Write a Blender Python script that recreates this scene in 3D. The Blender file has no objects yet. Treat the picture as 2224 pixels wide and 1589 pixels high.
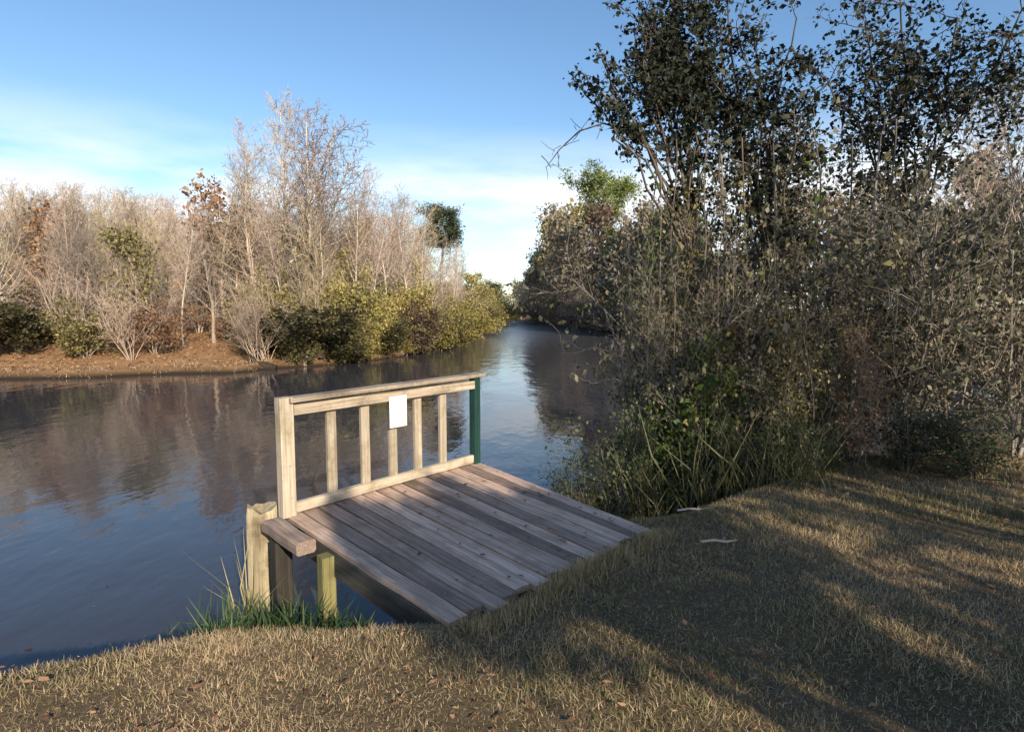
import bpy, math, random
import numpy as np
from mathutils import Vector, Matrix

sc = bpy.context.scene
COL = sc.collection
R = math.radians

# ------------------------------------------------------------------ camera
FPX, CX, CY, HOR, EYE = 1285.0, 1112.0, 794.5, 672.0, 1.65
PITCH = math.atan((CY - HOR) / FPX)
cam = bpy.data.cameras.new("camera"); co = bpy.data.objects.new("camera", cam); COL.objects.link(co)
co.location = (0, 0, EYE); co.rotation_euler = (math.pi/2 - PITCH, 0, 0)
cam.sensor_fit = 'HORIZONTAL'; cam.sensor_width = 36; cam.lens = 36*FPX/2224
cam.clip_start = 0.05; cam.clip_end = 4000
sc.camera = co

def px_at(px, py, Y):
    """point seen at photo pixel (px,py) at the distance Y ahead"""
    a = (px-CX)/FPX; b = (CY-py)/FPX
    r = Vector((a, math.cos(PITCH)+b*math.sin(PITCH), -math.sin(PITCH)+b*math.cos(PITCH)))
    return Vector((0, 0, EYE)) + r*(Y/r.y)

# ------------------------------------------------------------------ light
SUN_EL = R(25)
SH = Vector((0.45, -0.893, 0)).normalized()
SUN = Vector((SH.x*math.cos(SUN_EL), SH.y*math.cos(SUN_EL), math.sin(SUN_EL)))
sl = bpy.data.lights.new("sun", 'SUN'); sl.energy = 4.2; sl.angle = R(0.55); sl.color = (1.0, 0.84, 0.63)
so = bpy.data.objects.new("sun", sl); COL.objects.link(so)
so.rotation_euler = SUN.to_track_quat('Z', 'Y').to_euler(); so.location = (10, -8, 14)

w = bpy.data.worlds.new("World"); sc.world = w; w.use_nodes = True
nt = w.node_tree; nt.nodes.clear()
def N(t, **k):
    n = nt.nodes.new(t)
    for a, b in k.items(): setattr(n, a, b)
    return n
L = lambda a, b: nt.links.new(a, b)
sky = N('ShaderNodeTexSky', sky_type='NISHITA', sun_disc=False, sun_elevation=SUN_EL,
        sun_rotation=math.atan2(SUN.x, SUN.y), altitude=50, air_density=1.0, dust_density=0.6, ozone_density=1.6)
bg = N('ShaderNodeBackground'); bg.inputs[1].default_value = 0.105
wo = N('ShaderNodeOutputWorld')
tc = N('ShaderNodeTexCoord')
mp = N('ShaderNodeMapping'); mp.inputs['Scale'].default_value = (1.3, 1.3, 6.5); mp.inputs['Location'].default_value = (0.35, 0.0, 0.3)
no = N('ShaderNodeTexNoise'); no.inputs['Scale'].default_value = 2.2; no.inputs['Detail'].default_value = 7; no.inputs['Roughness'].default_value = 0.55
L(tc.outputs['Generated'], mp.inputs[0]); L(mp.outputs[0], no.inputs['Vector'])
sep = N('ShaderNodeSeparateXYZ'); L(tc.outputs['Generated'], sep.inputs[0])
band = N('ShaderNodeValToRGB')                       # elevation band that holds the cloud
e = band.color_ramp.elements
e[0].position = 0.0; e[0].color = (.12, .12, .12, 1); e[1].position = 1.0; e[1].color = (0, 0, 0, 1)
for p_, v_ in ((.05, .6), (.12, .85), (.19, .9), (.235, .28), (.29, .0)):
    q = band.color_ramp.elements.new(p_); q.color = (v_, v_, v_, 1)
L(sep.outputs['Z'], band.inputs[0])
cr = N('ShaderNodeValToRGB'); cr.color_ramp.elements[0].position = .32; cr.color_ramp.elements[1].position = .54
L(no.outputs[0], cr.inputs[0])
mul = N('ShaderNodeMath', operation='MULTIPLY'); L(band.outputs[0], mul.inputs[0]); L(cr.outputs[0], mul.inputs[1])
mx = N('ShaderNodeMix', data_type='RGBA'); L(mul.outputs[0], mx.inputs[0]); hs = N('ShaderNodeHueSaturation'); hs.inputs['Saturation'].default_value = 1.14; L(sky.outputs[0], hs.inputs['Color']); L(hs.outputs[0], mx.inputs[6])
mx.inputs[7].default_value = (6.2, 6.4, 6.7, 1)
L(mx.outputs[2], bg.inputs[0]); L(bg.outputs[0], wo.inputs[0])
sc.view_settings.view_transform = 'Standard'; sc.view_settings.look = 'None'
sc.view_settings.exposure = 0.85; sc.view_settings.gamma = 1
sc.cycles.max_bounces = 6; sc.cycles.transparent_max_bounces = 6; sc.cycles.diffuse_bounces = 3; sc.cycles.glossy_bounces = 3
sc.cycles.transmission_bounces = 3; sc.cycles.caustics_reflective = False; sc.cycles.caustics_refractive = False

# ------------------------------------------------------------------ materials
def newmat(name):
    m = bpy.data.materials.new(name); m.use_nodes = True
    t = m.node_tree; b = t.nodes['Principled BSDF']
    return m, t, b
def ramp(t, cols):
    r = t.nodes.new('ShaderNodeValToRGB'); el = r.color_ramp.elements
    while len(el) < len(cols): el.new(0.5)
    for i, c in enumerate(cols):
        el[i].position = i/(len(cols)-1); el[i].color = (*c, 1)
    return r
def jitter(t, col_out, amt=.25):
    """each copy its own slight value"""
    oi = t.nodes.new('ShaderNodeObjectInfo'); mr = t.nodes.new('ShaderNodeMapRange')
    mr.inputs[3].default_value = 1-amt; mr.inputs[4].default_value = 1+amt
    t.links.new(oi.outputs['Random'], mr.inputs[0])
    h = t.nodes.new('ShaderNodeHueSaturation'); t.links.new(mr.outputs[0], h.inputs['Value']); t.links.new(col_out, h.inputs['Color'])
    return h.outputs[0]
def leaf_mat(name, cols, trans=.3, rough=.5, spec=.35, amt=.22):
    m, t, b = newmat(name)
    at = t.nodes.new('ShaderNodeAttribute'); at.attribute_name = 'tint'
    r = ramp(t, cols); t.links.new(at.outputs['Fac'], r.inputs[0])
    c = jitter(t, r.outputs[0], amt)
    t.links.new(c, b.inputs['Base Color']); b.inputs['Roughness'].default_value = rough
    b.inputs['Specular IOR Level'].default_value = spec
    tr = t.nodes.new('ShaderNodeBsdfTranslucent'); t.links.new(c, tr.inputs[0])
    ms = t.nodes.new('ShaderNodeMixShader'); ms.inputs[0].default_value = trans
    t.links.new(b.outputs[0], ms.inputs[1]); t.links.new(tr.outputs[0], ms.inputs[2])
    t.links.new(ms.outputs[0], t.nodes['Material Output'].inputs[0])
    return m
def bark_mat(name, c0, c1, scale=6.0, stretch=.18, bump=.35, amt=.18):
    m, t, b = newmat(name)
    tc = t.nodes.new('ShaderNodeTexCoord'); mp = t.nodes.new('ShaderNodeMapping'); mp.inputs['Scale'].default_value = (1, 1, stretch)
    n = t.nodes.new('ShaderNodeTexNoise'); n.inputs['Scale'].default_value = scale; n.inputs['Detail'].default_value = 6; n.inputs['Roughness'].default_value = .65
    t.links.new(tc.outputs['Object'], mp.inputs[0]); t.links.new(mp.outputs[0], n.inputs['Vector'])
    r = ramp(t, (c0, c1)); r.color_ramp.elements[0].position = .32; r.color_ramp.elements[1].position = .68
    t.links.new(n.outputs[0], r.inputs[0]); t.links.new(jitter(t, r.outputs[0], amt), b.inputs['Base Color'])
    bp = t.nodes.new('ShaderNodeBump'); bp.inputs['Strength'].default_value = bump; bp.inputs['Distance'].default_value = .02
    t.links.new(n.outputs[0], bp.inputs['Height']); t.links.new(bp.outputs[0], b.inputs['Normal'])
    b.inputs['Roughness'].default_value = .85; b.inputs['Specular IOR Level'].default_value = .2
    return m
def wood_mat(name, c0, c1, stain=(.09, .085, .06), stain_amt=.5, grain_axis=0, rough=.8):
    """weathered timber: grain along the piece's own UV-less object axis stored in attribute 'grain' (xyz)"""
    m, t, b = newmat(name)
    at = t.nodes.new('ShaderNodeAttribute'); at.attribute_name = 'grain'
    ti = t.nodes.new('ShaderNodeAttribute'); ti.attribute_name = 'tint'
    mp = t.nodes.new('ShaderNodeMapping'); mp.inputs['Scale'].default_value = (1.6, 42, 42)
    t.links.new(at.outputs['Vector'], mp.inputs[0])
    n = t.nodes.new('ShaderNodeTexNoise'); n.inputs['Scale'].default_value = 1; n.inputs['Detail'].default_value = 8; n.inputs['Roughness'].default_value = .7
    n.inputs['Distortion'].default_value = .6
    t.links.new(mp.outputs[0], n.inputs['Vector'])
    r = ramp(t, (tuple(x*.55 for x in c0), c0, c1)); r.color_ramp.elements[0].position = .28; r.color_ramp.elements[1].position = .45; r.color_ramp.elements[2].position = .72
    t.links.new(n.outputs[0], r.inputs[0])
    n2 = t.nodes.new('ShaderNodeTexNoise'); n2.inputs['Scale'].default_value = 3.1; n2.inputs['Detail'].default_value = 5; n2.inputs['Roughness'].default_value = .7
    t.links.new(at.outputs['Vector'], n2.inputs['Vector'])
    r2 = ramp(t, ((0, 0, 0), (1, 1, 1))); r2.color_ramp.elements[0].position = .48; r2.color_ramp.elements[1].position = .72
    t.links.new(n2.outputs[0], r2.inputs[0])
    mu = t.nodes.new('ShaderNodeMath'); mu.operation = 'MULTIPLY'; mu.inputs[1].default_value = stain_amt
    t.links.new(r2.outputs[0], mu.inputs[0])
    x = t.nodes.new('ShaderNodeMix'); x.data_type = 'RGBA'; x.inputs[7].default_value = (*stain, 1)
    t.links.new(mu.outputs[0], x.inputs[0]); t.links.new(r.outputs[0], x.inputs[6])
    h = t.nodes.new('ShaderNodeHueSaturation'); mr = t.nodes.new('ShaderNodeMapRange'); mr.inputs[3].default_value = .5; mr.inputs[4].default_value = 1.32
    t.links.new(ti.outputs['Fac'], mr.inputs[0]); t.links.new(mr.outputs[0], h.inputs['Value']); t.links.new(x.outputs[2], h.inputs['Color'])
    t.links.new(h.outputs[0], b.inputs['Base Color'])
    bp = t.nodes.new('ShaderNodeBump'); bp.inputs['Strength'].default_value = .5; bp.inputs['Distance'].default_value = .006
    t.links.new(n.outputs[0], bp.inputs['Height']); t.links.new(bp.outputs[0], b.inputs['Normal'])
    b.inputs['Roughness'].default_value = rough; b.inputs['Specular IOR Level'].default_value = .25
    return m
def plain_mat(name, c, rough=.6, noise=.15, scale=14):
    m, t, b = newmat(name)
    n = t.nodes.new('ShaderNodeTexNoise'); n.inputs['Scale'].default_value = scale; n.inputs['Detail'].default_value = 5
    tc = t.nodes.new('ShaderNodeTexCoord'); t.links.new(tc.outputs['Object'], n.inputs['Vector'])
    r = ramp(t, (tuple(x*(1-noise) for x in c), tuple(min(1, x*(1+noise)) for x in c)))
    t.links.new(n.outputs[0], r.inputs[0]); t.links.new(r.outputs[0], b.inputs['Base Color'])
    b.inputs['Roughness'].default_value = rough
    return m

M = {}
M['deck']   = wood_mat('deck_wood', (.35, .255, .20), (.67, .51, .415), stain=(.19, .14, .095), stain_amt=.7)
M['rail']   = wood_mat('rail_wood', (.32, .275, .215), (.55, .48, .385), stain=(.17, .14, .075), stain_amt=.85)
M['toprail'] = wood_mat('top_rail_wood', (.25, .21, .165), (.50, .42, .325), stain=(.085, .07, .05), stain_amt=.9)
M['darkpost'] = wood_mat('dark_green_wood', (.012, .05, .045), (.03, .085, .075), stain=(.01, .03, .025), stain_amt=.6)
M['beam']   = wood_mat('pink_grey_wood', (.34, .26, .22), (.56, .45, .38), stain=(.14, .11, .09), stain_amt=.5)
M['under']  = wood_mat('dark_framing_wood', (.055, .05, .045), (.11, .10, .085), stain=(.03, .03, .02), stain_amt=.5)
M['mosspost'] = wood_mat('mossy_wood', (.26, .24, .10), (.42, .39, .20), stain=(.10, .11, .03), stain_amt=.6)  # yellow brown timber tone with random darker olive blotches
M['piling'] = wood_mat('piling_wood', (.36, .31, .20), (.60, .53, .38), stain=(.13, .09, .05), stain_amt=.95)
M['bark_pale'] = bark_mat('pale_bark', (.33, .28, .23), (.60, .53, .45))
M['bark_tan'] = bark_mat('tan_bark', (.24, .19, .15), (.46, .38, .31))
M['bark_dark'] = bark_mat('dark_bark', (.055, .045, .038), (.15, .125, .105), scale=14)
M['bark_grey'] = bark_mat('grey_bark', (.10, .09, .08), (.27, .245, .22), scale=16)
M['twig_pink'] = bark_mat('pink_tan_twigs', (.28, .215, .18), (.43, .34, .29), amt=.25)
M['twig_tan'] = bark_mat('yellow_tan_twigs', (.27, .22, .14), (.43, .36, .24), amt=.25)
M['twig_grey'] = bark_mat('grey_twigs', (.17, .145, .125), (.31, .27, .235), amt=.25)
M['twig_dark'] = bark_mat('dark_twigs', (.05, .04, .033), (.12, .10, .085), amt=.2)
M['l_oak'] = leaf_mat('dark_oak_leaves', ((.012, .017, .013), (.026, .034, .022), (.042, .047, .034)), trans=.12, spec=.15)
M['l_thick'] = leaf_mat('thicket_leaves', ((.05, .055, .03), (.115, .115, .068), (.20, .18, .125)), trans=.22)
M['l_green'] = leaf_mat('bright_green_leaves', ((.04, .08, .012), (.09, .15, .025), (.15, .20, .05)), trans=.35)
M['l_deep'] = leaf_mat('deep_green_leaves', ((.02, .035, .015), (.045, .07, .03), (.085, .105, .05)), trans=.2)
M['l_brown'] = leaf_mat('dry_brown_leaves', ((.11, .055, .028), (.21, .115, .06), (.30, .19, .11)), trans=.25)
M['l_orange'] = leaf_mat('rusty_leaves', ((.20, .10, .05), (.33, .19, .10), (.42, .28, .18)), trans=.3)
M['l_yellow'] = leaf_mat('yellow_green_leaves', ((.18, .17, .045), (.33, .29, .09), (.46, .39, .16)), trans=.35)
M['l_tan'] = leaf_mat('pinkish_tan_leaves', ((.20, .15, .115), (.36, .28, .22), (.48, .40, .32)), trans=.3)
M['l_olive'] = leaf_mat('olive_leaves', ((.11, .105, .04), (.21, .19, .075), (.32, .28, .13)), trans=.3)
M['l_darkred'] = leaf_mat('dark_russet_leaves', ((.05, .035, .025), (.11, .075, .055), (.19, .13, .095)), trans=.2)
M['l_darkolive'] = leaf_mat('dark_olive_leaves', ((.03, .03, .012), (.065, .06, .025), (.11, .10, .045)), trans=.2)
M['l_pine'] = leaf_mat('pine_needles', ((.02, .035, .018), (.045, .065, .03), (.075, .095, .045)), trans=.15)
M['l_pinelit'] = leaf_mat('bright_pine_needles', ((.09, .13, .03), (.19, .25, .055), (.30, .34, .10)), trans=.3)
M['l_far'] = leaf_mat('far_green_leaves', ((.09, .11, .05), (.16, .17, .075), (.24, .23, .11)), trans=.3)
M['l_bank'] = leaf_mat('grey_green_leaves', ((.11, .10, .065), (.25, .22, .155), (.41, .35, .27)), trans=.25)
M['grass'] = leaf_mat('dry_grass', ((.10, .105, .04), (.235, .21, .10), (.43, .345, .20), (.55, .44, .30), (.40, .25, .165)), trans=.25, rough=.7, spec=.2, amt=0)
M['litter'] = leaf_mat('fallen_leaves', ((.09, .045, .025), (.20, .105, .06), (.33, .21, .13)), trans=.1, rough=.75, spec=.2, amt=0)
M['reed'] = leaf_mat('green_weeds', ((.02, .05, .018), (.045, .085, .03), (.10, .13, .05)), trans=.25)
M['straw'] = leaf_mat('straw_stalks', ((.28, .24, .11), (.45, .40, .22)), trans=.2)
M['sign'] = plain_mat('white_board', (.86, .85, .82), .45, .03)
M['screw'] = plain_mat('steel_screw', (.35, .34, .33), .4)
M['log'] = bark_mat('wet_log_bark', (.014, .011, .009), (.06, .045, .036), scale=9)

# ground
def ground_material():
    m, t, b = newmat('ground_soil')
    tc = t.nodes.new('ShaderNodeTexCoord')
    n = t.nodes.new('ShaderNodeTexNoise'); n.inputs['Scale'].default_value = 1.3; n.inputs['Detail'].default_value = 9; n.inputs['Roughness'].default_value = .7
    n2 = t.nodes.new('ShaderNodeTexNoise'); n2.inputs['Scale'].default_value = 38; n2.inputs['Detail'].default_value = 6; n2.inputs['Roughness'].default_value = .7
    for q in (n, n2): t.links.new(tc.outputs['Object'], q.inputs['Vector'])
    near = ramp(t, ((.05, .037, .022), (.125, .093, .056), (.22, .16, .10))); near.color_ramp.elements[0].position = .3; near.color_ramp.elements[2].position = .7
    far = ramp(t, ((.15, .085, .045), (.27, .165, .09), (.40, .27, .165))); far.color_ramp.elements[0].position = .3; far.color_ramp.elements[2].position = .7
    mixn = t.nodes.new('ShaderNodeMath'); mixn.operation = 'MULTIPLY_ADD'; mixn.inputs[1].default_value = .5
    sc2 = t.nodes.new('ShaderNodeMath'); sc2.operation = 'MULTIPLY'; sc2.inputs[1].default_value = .5
    t.links.new(n2.outputs[0], sc2.inputs[0]); t.links.new(n.outputs[0], mixn.inputs[0]); t.links.new(sc2.outputs[0], mixn.inputs[2])
    t.links.new(mixn.outputs[0], near.inputs[0]); t.links.new(mixn.outputs[0], far.inputs[0])
    at = t.nodes.new('ShaderNodeAttribute'); at.attribute_name = 'farbank'
    x = t.nodes.new('ShaderNodeMix'); x.data_type = 'RGBA'
    t.links.new(at.outputs['Fac'], x.inputs[0]); t.links.new(near.outputs[0], x.inputs[6]); t.links.new(far.outputs[0], x.inputs[7])
    sp = t.nodes.new('ShaderNodeSeparateXYZ'); t.links.new(tc.outputs['Object'], sp.inputs[0])
    mr = t.nodes.new('ShaderNodeMapRange'); mr.inputs[1].default_value = -.86; mr.inputs[2].default_value = -.62
    t.links.new(sp.outputs['Z'], mr.inputs[0])
    x2 = t.nodes.new('ShaderNodeMix'); x2.data_type = 'RGBA'; x2.inputs[6].default_value = (.030, .022, .014, 1)   # wet mud at the waterline
    t.links.new(mr.outputs[0], x2.inputs[0]); t.links.new(x.outputs[2], x2.inputs[7])
    t.links.new(x2.outputs[2], b.inputs['Base Color']); b.inputs['Roughness'].default_value = .9; b.inputs['Specular IOR Level'].default_value = .15
    bp = t.nodes.new('ShaderNodeBump'); bp.inputs['Strength'].default_value = .8; bp.inputs['Distance'].default_value = .03
    t.links.new(n2.outputs[0], bp.inputs['Height']); t.links.new(bp.outputs[0], b.inputs['Normal'])
    return m
def water_material():
    m, t, b = newmat('river_water')
    b.inputs['Base Color'].default_value = (.040, .042, .052, 1); b.inputs['Roughness'].default_value = .025
    b.inputs['IOR'].default_value = 1.333
    tc = t.nodes.new('ShaderNodeTexCoord')
    mp = t.nodes.new('ShaderNodeMapping'); mp.inputs['Scale'].default_value = (1.0, .55, 1)
    t.links.new(tc.outputs['Object'], mp.inputs[0])
    n = t.nodes.new('ShaderNodeTexNoise'); n.inputs['Scale'].default_value = 1.6; n.inputs['Detail'].default_value = 3
    n2 = t.nodes.new('ShaderNodeTexNoise'); n2.inputs['Scale'].default_value = 7; n2.inputs['Detail'].default_value = 3
    for q in (n, n2): t.links.new(mp.outputs[0], q.inputs['Vector'])
    ma = t.nodes.new('ShaderNodeMath'); ma.operation = 'MULTIPLY_ADD'; ma.inputs[1].default_value = .18
    t.links.new(n2.outputs[0], ma.inputs[0]); t.links.new(n.outputs[0], ma.inputs[2])
    bp = t.nodes.new('ShaderNodeBump'); bp.inputs['Strength'].default_value = .28; bp.inputs['Distance'].default_value = .05
    sp = t.nodes.new('ShaderNodeSeparateXYZ'); t.links.new(tc.outputs['Object'], sp.inputs[0])
    mr = t.nodes.new('ShaderNodeMapRange'); mr.inputs[1].default_value = 16; mr.inputs[2].default_value = 55; mr.inputs[3].default_value = .28; mr.inputs[4].default_value = 1.0   # the open reach is ruffled by the wind
    t.links.new(sp.outputs['Y'], mr.inputs[0]); t.links.new(mr.outputs[0], bp.inputs['Strength'])
    mr2 = t.nodes.new('ShaderNodeMapRange'); mr2.inputs[1].default_value = 22; mr2.inputs[2].default_value = 66; mr2.inputs[3].default_value = .02; mr2.inputs[4].default_value = .32
    t.links.new(sp.outputs['Y'], mr2.inputs[0]); t.links.new(mr2.outputs[0], b.inputs['Roughness'])
    t.links.new(ma.outputs[0], bp.inputs['Height']); t.links.new(bp.outputs[0], b.inputs['Normal'])
    return m

# ------------------------------------------------------------------ mesh helpers
def link(name, me, mat, parent=None):
    o = bpy.data.objects.new(name, me); COL.objects.link(o)
    if mat is not None: me.materials.append(mat)
    if parent is not None: o.parent = parent
    return o
def quads_mesh(name, V, k=4, tint=None):
    """V (n,k,3): n separate k-gons"""
    n = len(V); me = bpy.data.meshes.new(name)
    me.vertices.add(n*k); me.vertices.foreach_set('co', V.reshape(-1).astype(np.float32))
    me.loops.add(n*k); me.loops.foreach_set('vertex_index', np.arange(n*k, dtype=np.int32))
    me.polygons.add(n); me.polygons.foreach_set('loop_start', np.arange(0, n*k, k, dtype=np.int32))
    if tint is not None:
        a = me.attributes.new('tint', 'FLOAT', 'FACE'); a.data.foreach_set('value', tint.astype(np.float32))
    me.update(calc_edges=True)
    return me
def unit(v): return v/np.maximum(np.linalg.norm(v, axis=-1, keepdims=True), 1e-9)
def leaf_quads(rg, P, size, aspect=.32, droop=.2, out=None, fold=.12):
    n = len(P); d = rg.normal(size=(n, 3))
    if out is not None: d = d*.7 + out
    d[:, 2] -= droop; d = unit(d)
    s = unit(np.cross(d, rg.normal(size=(n, 3)))); nn = np.cross(d, s)
    Ls = (size*rg.choice([.55, .8, 1.0, 1.0, 1.2, 1.45], n)*rg.uniform(.85, 1.15, n))[:, None]
    V = np.empty((n, 4, 3))
    V[:, 0] = P; V[:, 2] = P + d*Ls
    V[:, 1] = P + d*Ls*.45 + s*Ls*aspect + nn*Ls*fold; V[:, 3] = P + d*Ls*.45 - s*Ls*aspect + nn*Ls*fold
    return V
def mesh_vf(name, V, F, smooth=False, tint=None, grain=None):
    me = bpy.data.meshes.new(name); me.from_pydata([tuple(v) for v in V], [], F); me.update()
    if smooth: me.polygons.foreach_set('use_smooth', [True]*len(F))
    if tint is not None:
        a = me.attributes.new('tint', 'FLOAT', 'FACE'); a.data.foreach_set('value', np.asarray(tint, dtype=np.float32))
    if grain is not None:
        a = me.attributes.new('grain', 'FLOAT_VECTOR', 'POINT'); a.data.foreach_set('vector', np.asarray(grain, dtype=np.float32).reshape(-1))
    return me
def tube(V, F, pts, rads, k):
    pts = np.asarray(pts, float); n = len(pts)
    t = unit(np.gradient(pts, axis=0))
    ref = np.array([0.31, 0.95, 0.05]) if abs(t[0, 2]) > .5 else np.array([.05, .1, .99])
    a = unit(np.cross(t, ref)); b = np.cross(t, a)
    ang = np.arange(k)*2*math.pi/k
    ring = pts[:, None, :] + np.asarray(rads)[:, None, None]*(np.cos(ang)[None, :, None]*a[:, None, :] + np.sin(ang)[None, :, None]*b[:, None, :])
    base = len(V); V.extend(ring.reshape(-1, 3).tolist())
    for i in range(n-1):
        o = base+i*k
        for j in range(k):
            j2 = (j+1) % k
            F.append((o+j, o+j2, o+k+j2, o+k+j))
    if k > 3:
        F.append(tuple(base+(n-1)*k+j for j in range(k)))

class Timber:
    """boxes along an axis, with grain coordinates, in one mesh; ends and edges worn slightly"""
    def __init__(s, seed=0): s.V = []; s.F = []; s.G = []; s.T = []; s.rg = random.Random(seed)
    def hexa(s, A, B, side, up, w, h, tint=None, n=1, wob=0.0, bev=.004, sk0=0, sk1=0):
        """beam from A to B, width w along side, height h along up (centred), chamfered long edges"""
        A, B, side, up = Vector(A), Vector(B), Vector(side).normalized(), Vector(up).normalized()
        Ln = (B-A).length; o = s.rg.uniform(-50, 50); ti = s.rg.random() if tint is None else tint
        prof = [(-w/2+bev, -h/2), (w/2-bev, -h/2), (w/2, -h/2+bev), (w/2, h/2-bev), (w/2-bev, h/2), (-w/2+bev, h/2), (-w/2, h/2-bev), (-w/2, -h/2+bev)]
        base = len(s.V); k = 8
        for i in range(n+1):
            f = i/n; c = A.lerp(B, f); dw = s.rg.uniform(-wob, wob) if 0 < i < n else 0; dh = s.rg.uniform(-wob, wob) if 0 < i < n else 0
            for (a, b) in prof:
                sk = (sk0*(1-f)+sk1*f)*a
                p = c + side*(a+dw) + up*(b+dh) + (B-A).normalized()*sk
                s.V.append(p); s.G.append((Ln*f+o, a+o*.37, b+o*.71))
        for i in range(n):
            for j in range(k):
                j2 = (j+1) % k; q = base+i*k
                s.F.append((q+j, q+j2, q+k+j2, q+k+j)); s.T.append(ti)
        s.F.append(tuple(base+j for j in reversed(range(k)))); s.T.append(ti*.6)
        s.F.append(tuple(base+n*k+j for j in range(k))); s.T.append(ti*.6)
    def build(s, name, mat, parent=None):
        me = mesh_vf(name, s.V, s.F, tint=s.T, grain=[tuple(g) for g in s.G])
        import bmesh
        bm = bmesh.new(); bm.from_mesh(me); bmesh.ops.recalc_face_normals(bm, faces=bm.faces); bm.to_mesh(me); bm.free()
        return link(name, me, mat, parent)

def tag(o, label=None, cat=None, group=None, kind=None):
    if label: o['label'] = label
    if cat: o['category'] = cat
    if group: o['group'] = group
    if kind: o['kind'] = kind
    return o
def empty(name, loc=(0, 0, 0), rz=0, scale=1):
    o = bpy.data.objects.new(name, None); COL.objects.link(o); o.location = loc; o.rotation_euler = (0, 0, rz)
    o.scale = (scale,)*3 if not isinstance(scale, tuple) else scale; o.empty_display_size = .2
    return o
def copy_tree(o, parent=None):
    c = o.copy(); COL.objects.link(c)
    if parent is not None: c.parent = parent; c.matrix_parent_inverse = Matrix()
    for ch in list(o.children): copy_tree(ch, c)
    return c

# ------------------------------------------------------------------ terrain
SHORE = np.array([(-60, -2), (-12, 2.2), (-6, 3.2), (-3, 3.75), (-2.1, 3.95), (-1.4, 4.1), (-.75, 4.45), (.1, 5.75), (1.5, 6.5), (3, 7.5), (6, 9),
                  (10, 11.5), (14, 15), (16, 20), (16, 28), (13.6, 42), (12, 52), (11, 62), (9.3, 80), (7.3, 100), (4, 125), (2, 150),
                  (-1, 150), (-1.9, 125), (-2.23, 106), (-3.3, 68), (-4.2, 50), (-5, 37.3), (-6.4, 31), (-7.86, 27.8), (-10.25, 25.6), (-11.55, 23.7), (-20, 21), (-60, 19), (-90, 8)], float)
WATER_Z = -.9
def signed(P):
    """distance to the shoreline, positive on land, and whether the nearest bank is a far one"""
    P = np.asarray(P, float); A = SHORE; B = np.roll(SHORE, -1, 0)
    best = np.full(len(P), 1e9); idx = np.zeros(len(P), int); inside = np.zeros(len(P), bool)
    for i in range(len(A)):
        ab = B[i]-A[i]; t = np.clip(((P-A[i])@ab)/(ab@ab), 0, 1)
        d = np.linalg.norm(P-(A[i]+t[:, None]*ab), axis=1)
        m = d < best; best[m] = d[m]; idx[m] = i
        c = ((A[i, 1] > P[:, 1]) != (B[i, 1] > P[:, 1]))
        with np.errstate(divide='ignore', invalid='ignore'):
            xx = (B[i, 0]-A[i, 0])*(P[:, 1]-A[i, 1])/(B[i, 1]-A[i, 1])+A[i, 0]
        inside ^= c & (P[:, 0] < xx)
    far = idx >= 11
    return np.where(inside, -best, best), far
def sm(x): x = np.clip(x, 0, 1); return x*x*(3-2*x)
def hnoise(x, y):
    return .5*np.sin(x*1.7+1.3*np.sin(y*1.1))+.5*np.sin(y*2.3+1.7*np.sin(x*.9+.6))
def heights(P):
    P = np.asarray(P, float); d, far = signed(P)
    d = d + .16*hnoise(P[:, 0]*1.4, P[:, 1]*1.4)*np.clip(np.abs(d)/.4, .35, 1) + np.where(far, .35*hnoise(P[:, 0]*.7+1, P[:, 1]*.8)+.12*hnoise(P[:, 0]*3.1, P[:, 1]*2.9), 0)
    near = WATER_Z + .06*np.clip(d, 0, .2)/.2 + .82*sm((d-.02)/1.45) + .015*hnoise(P[:, 0]*2.1, P[:, 1]*2.1)*np.clip(d, 0, 1)
    farz = WATER_Z + .22*sm(d/.35) + .9*sm(d/9) + 1.3*sm(d/60)+.05*hnoise(P[:, 0], P[:, 1])*np.clip(d, 0, 1)+.05*hnoise(P[:, 0]*4.1, P[:, 1]*3.7)*np.clip(d/.4, 0, 1)
    wz = WATER_Z - np.minimum(.9, .35*np.abs(d)+.03)
    return np.where(d < 0, wz, np.where(far, farz, near)), d, far
def gz(x, y): return float(heights(np.array([[x, y]]))[0][0])
def axis(segs):
    out = [segs[0][0]]
    for (a, b, s) in segs:
        n = max(1, int(round((b-a)/s))); out += list(a+(b-a)*(np.arange(n)+1)/n)
    return np.array(out)
xs = axis([(-900, -200, 100), (-200, -60, 14), (-60, -16, 1.0), (-16, -5, .4), (-5, 8, .09), (8, 20, .4), (20, 60, 2), (60, 200, 14), (200, 900, 100)])
ys = axis([(-400, -60, 60), (-60, -6, 3), (-6, 1, .3), (1, 9, .09), (9, 20, .4), (20, 40, .35), (40, 130, 1.2), (130, 200, 4), (200, 1500, 130)])
gx, gy = np.meshgrid(xs, ys); P = np.stack([gx.ravel(), gy.ravel()], 1)
hz, hd, hf = heights(P)
me = bpy.data.meshes.new('ground'); nx, ny = len(xs), len(ys)
me.vertices.add(nx*ny); me.vertices.foreach_set('co', np.concatenate([P, hz[:, None]], 1).ravel().astype(np.float32))
ii = (np.arange(ny-1)[:, None]*nx+np.arange(nx-1)[None, :]).ravel()
fc = np.stack([ii, ii+1, ii+nx+1, ii+nx], 1).astype(np.int32)
me.loops.add(fc.size); me.loops.foreach_set('vertex_index', fc.ravel()); me.polygons.add(len(fc)); me.polygons.foreach_set('loop_start', np.arange(0, fc.size, 4, dtype=np.int32))
me.polygons.foreach_set('use_smooth', np.ones(len(fc), bool))
a = me.attributes.new('farbank', 'FLOAT', 'POINT'); a.data.foreach_set('value', hf.astype(np.float32))
me.update(calc_edges=True)
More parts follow.
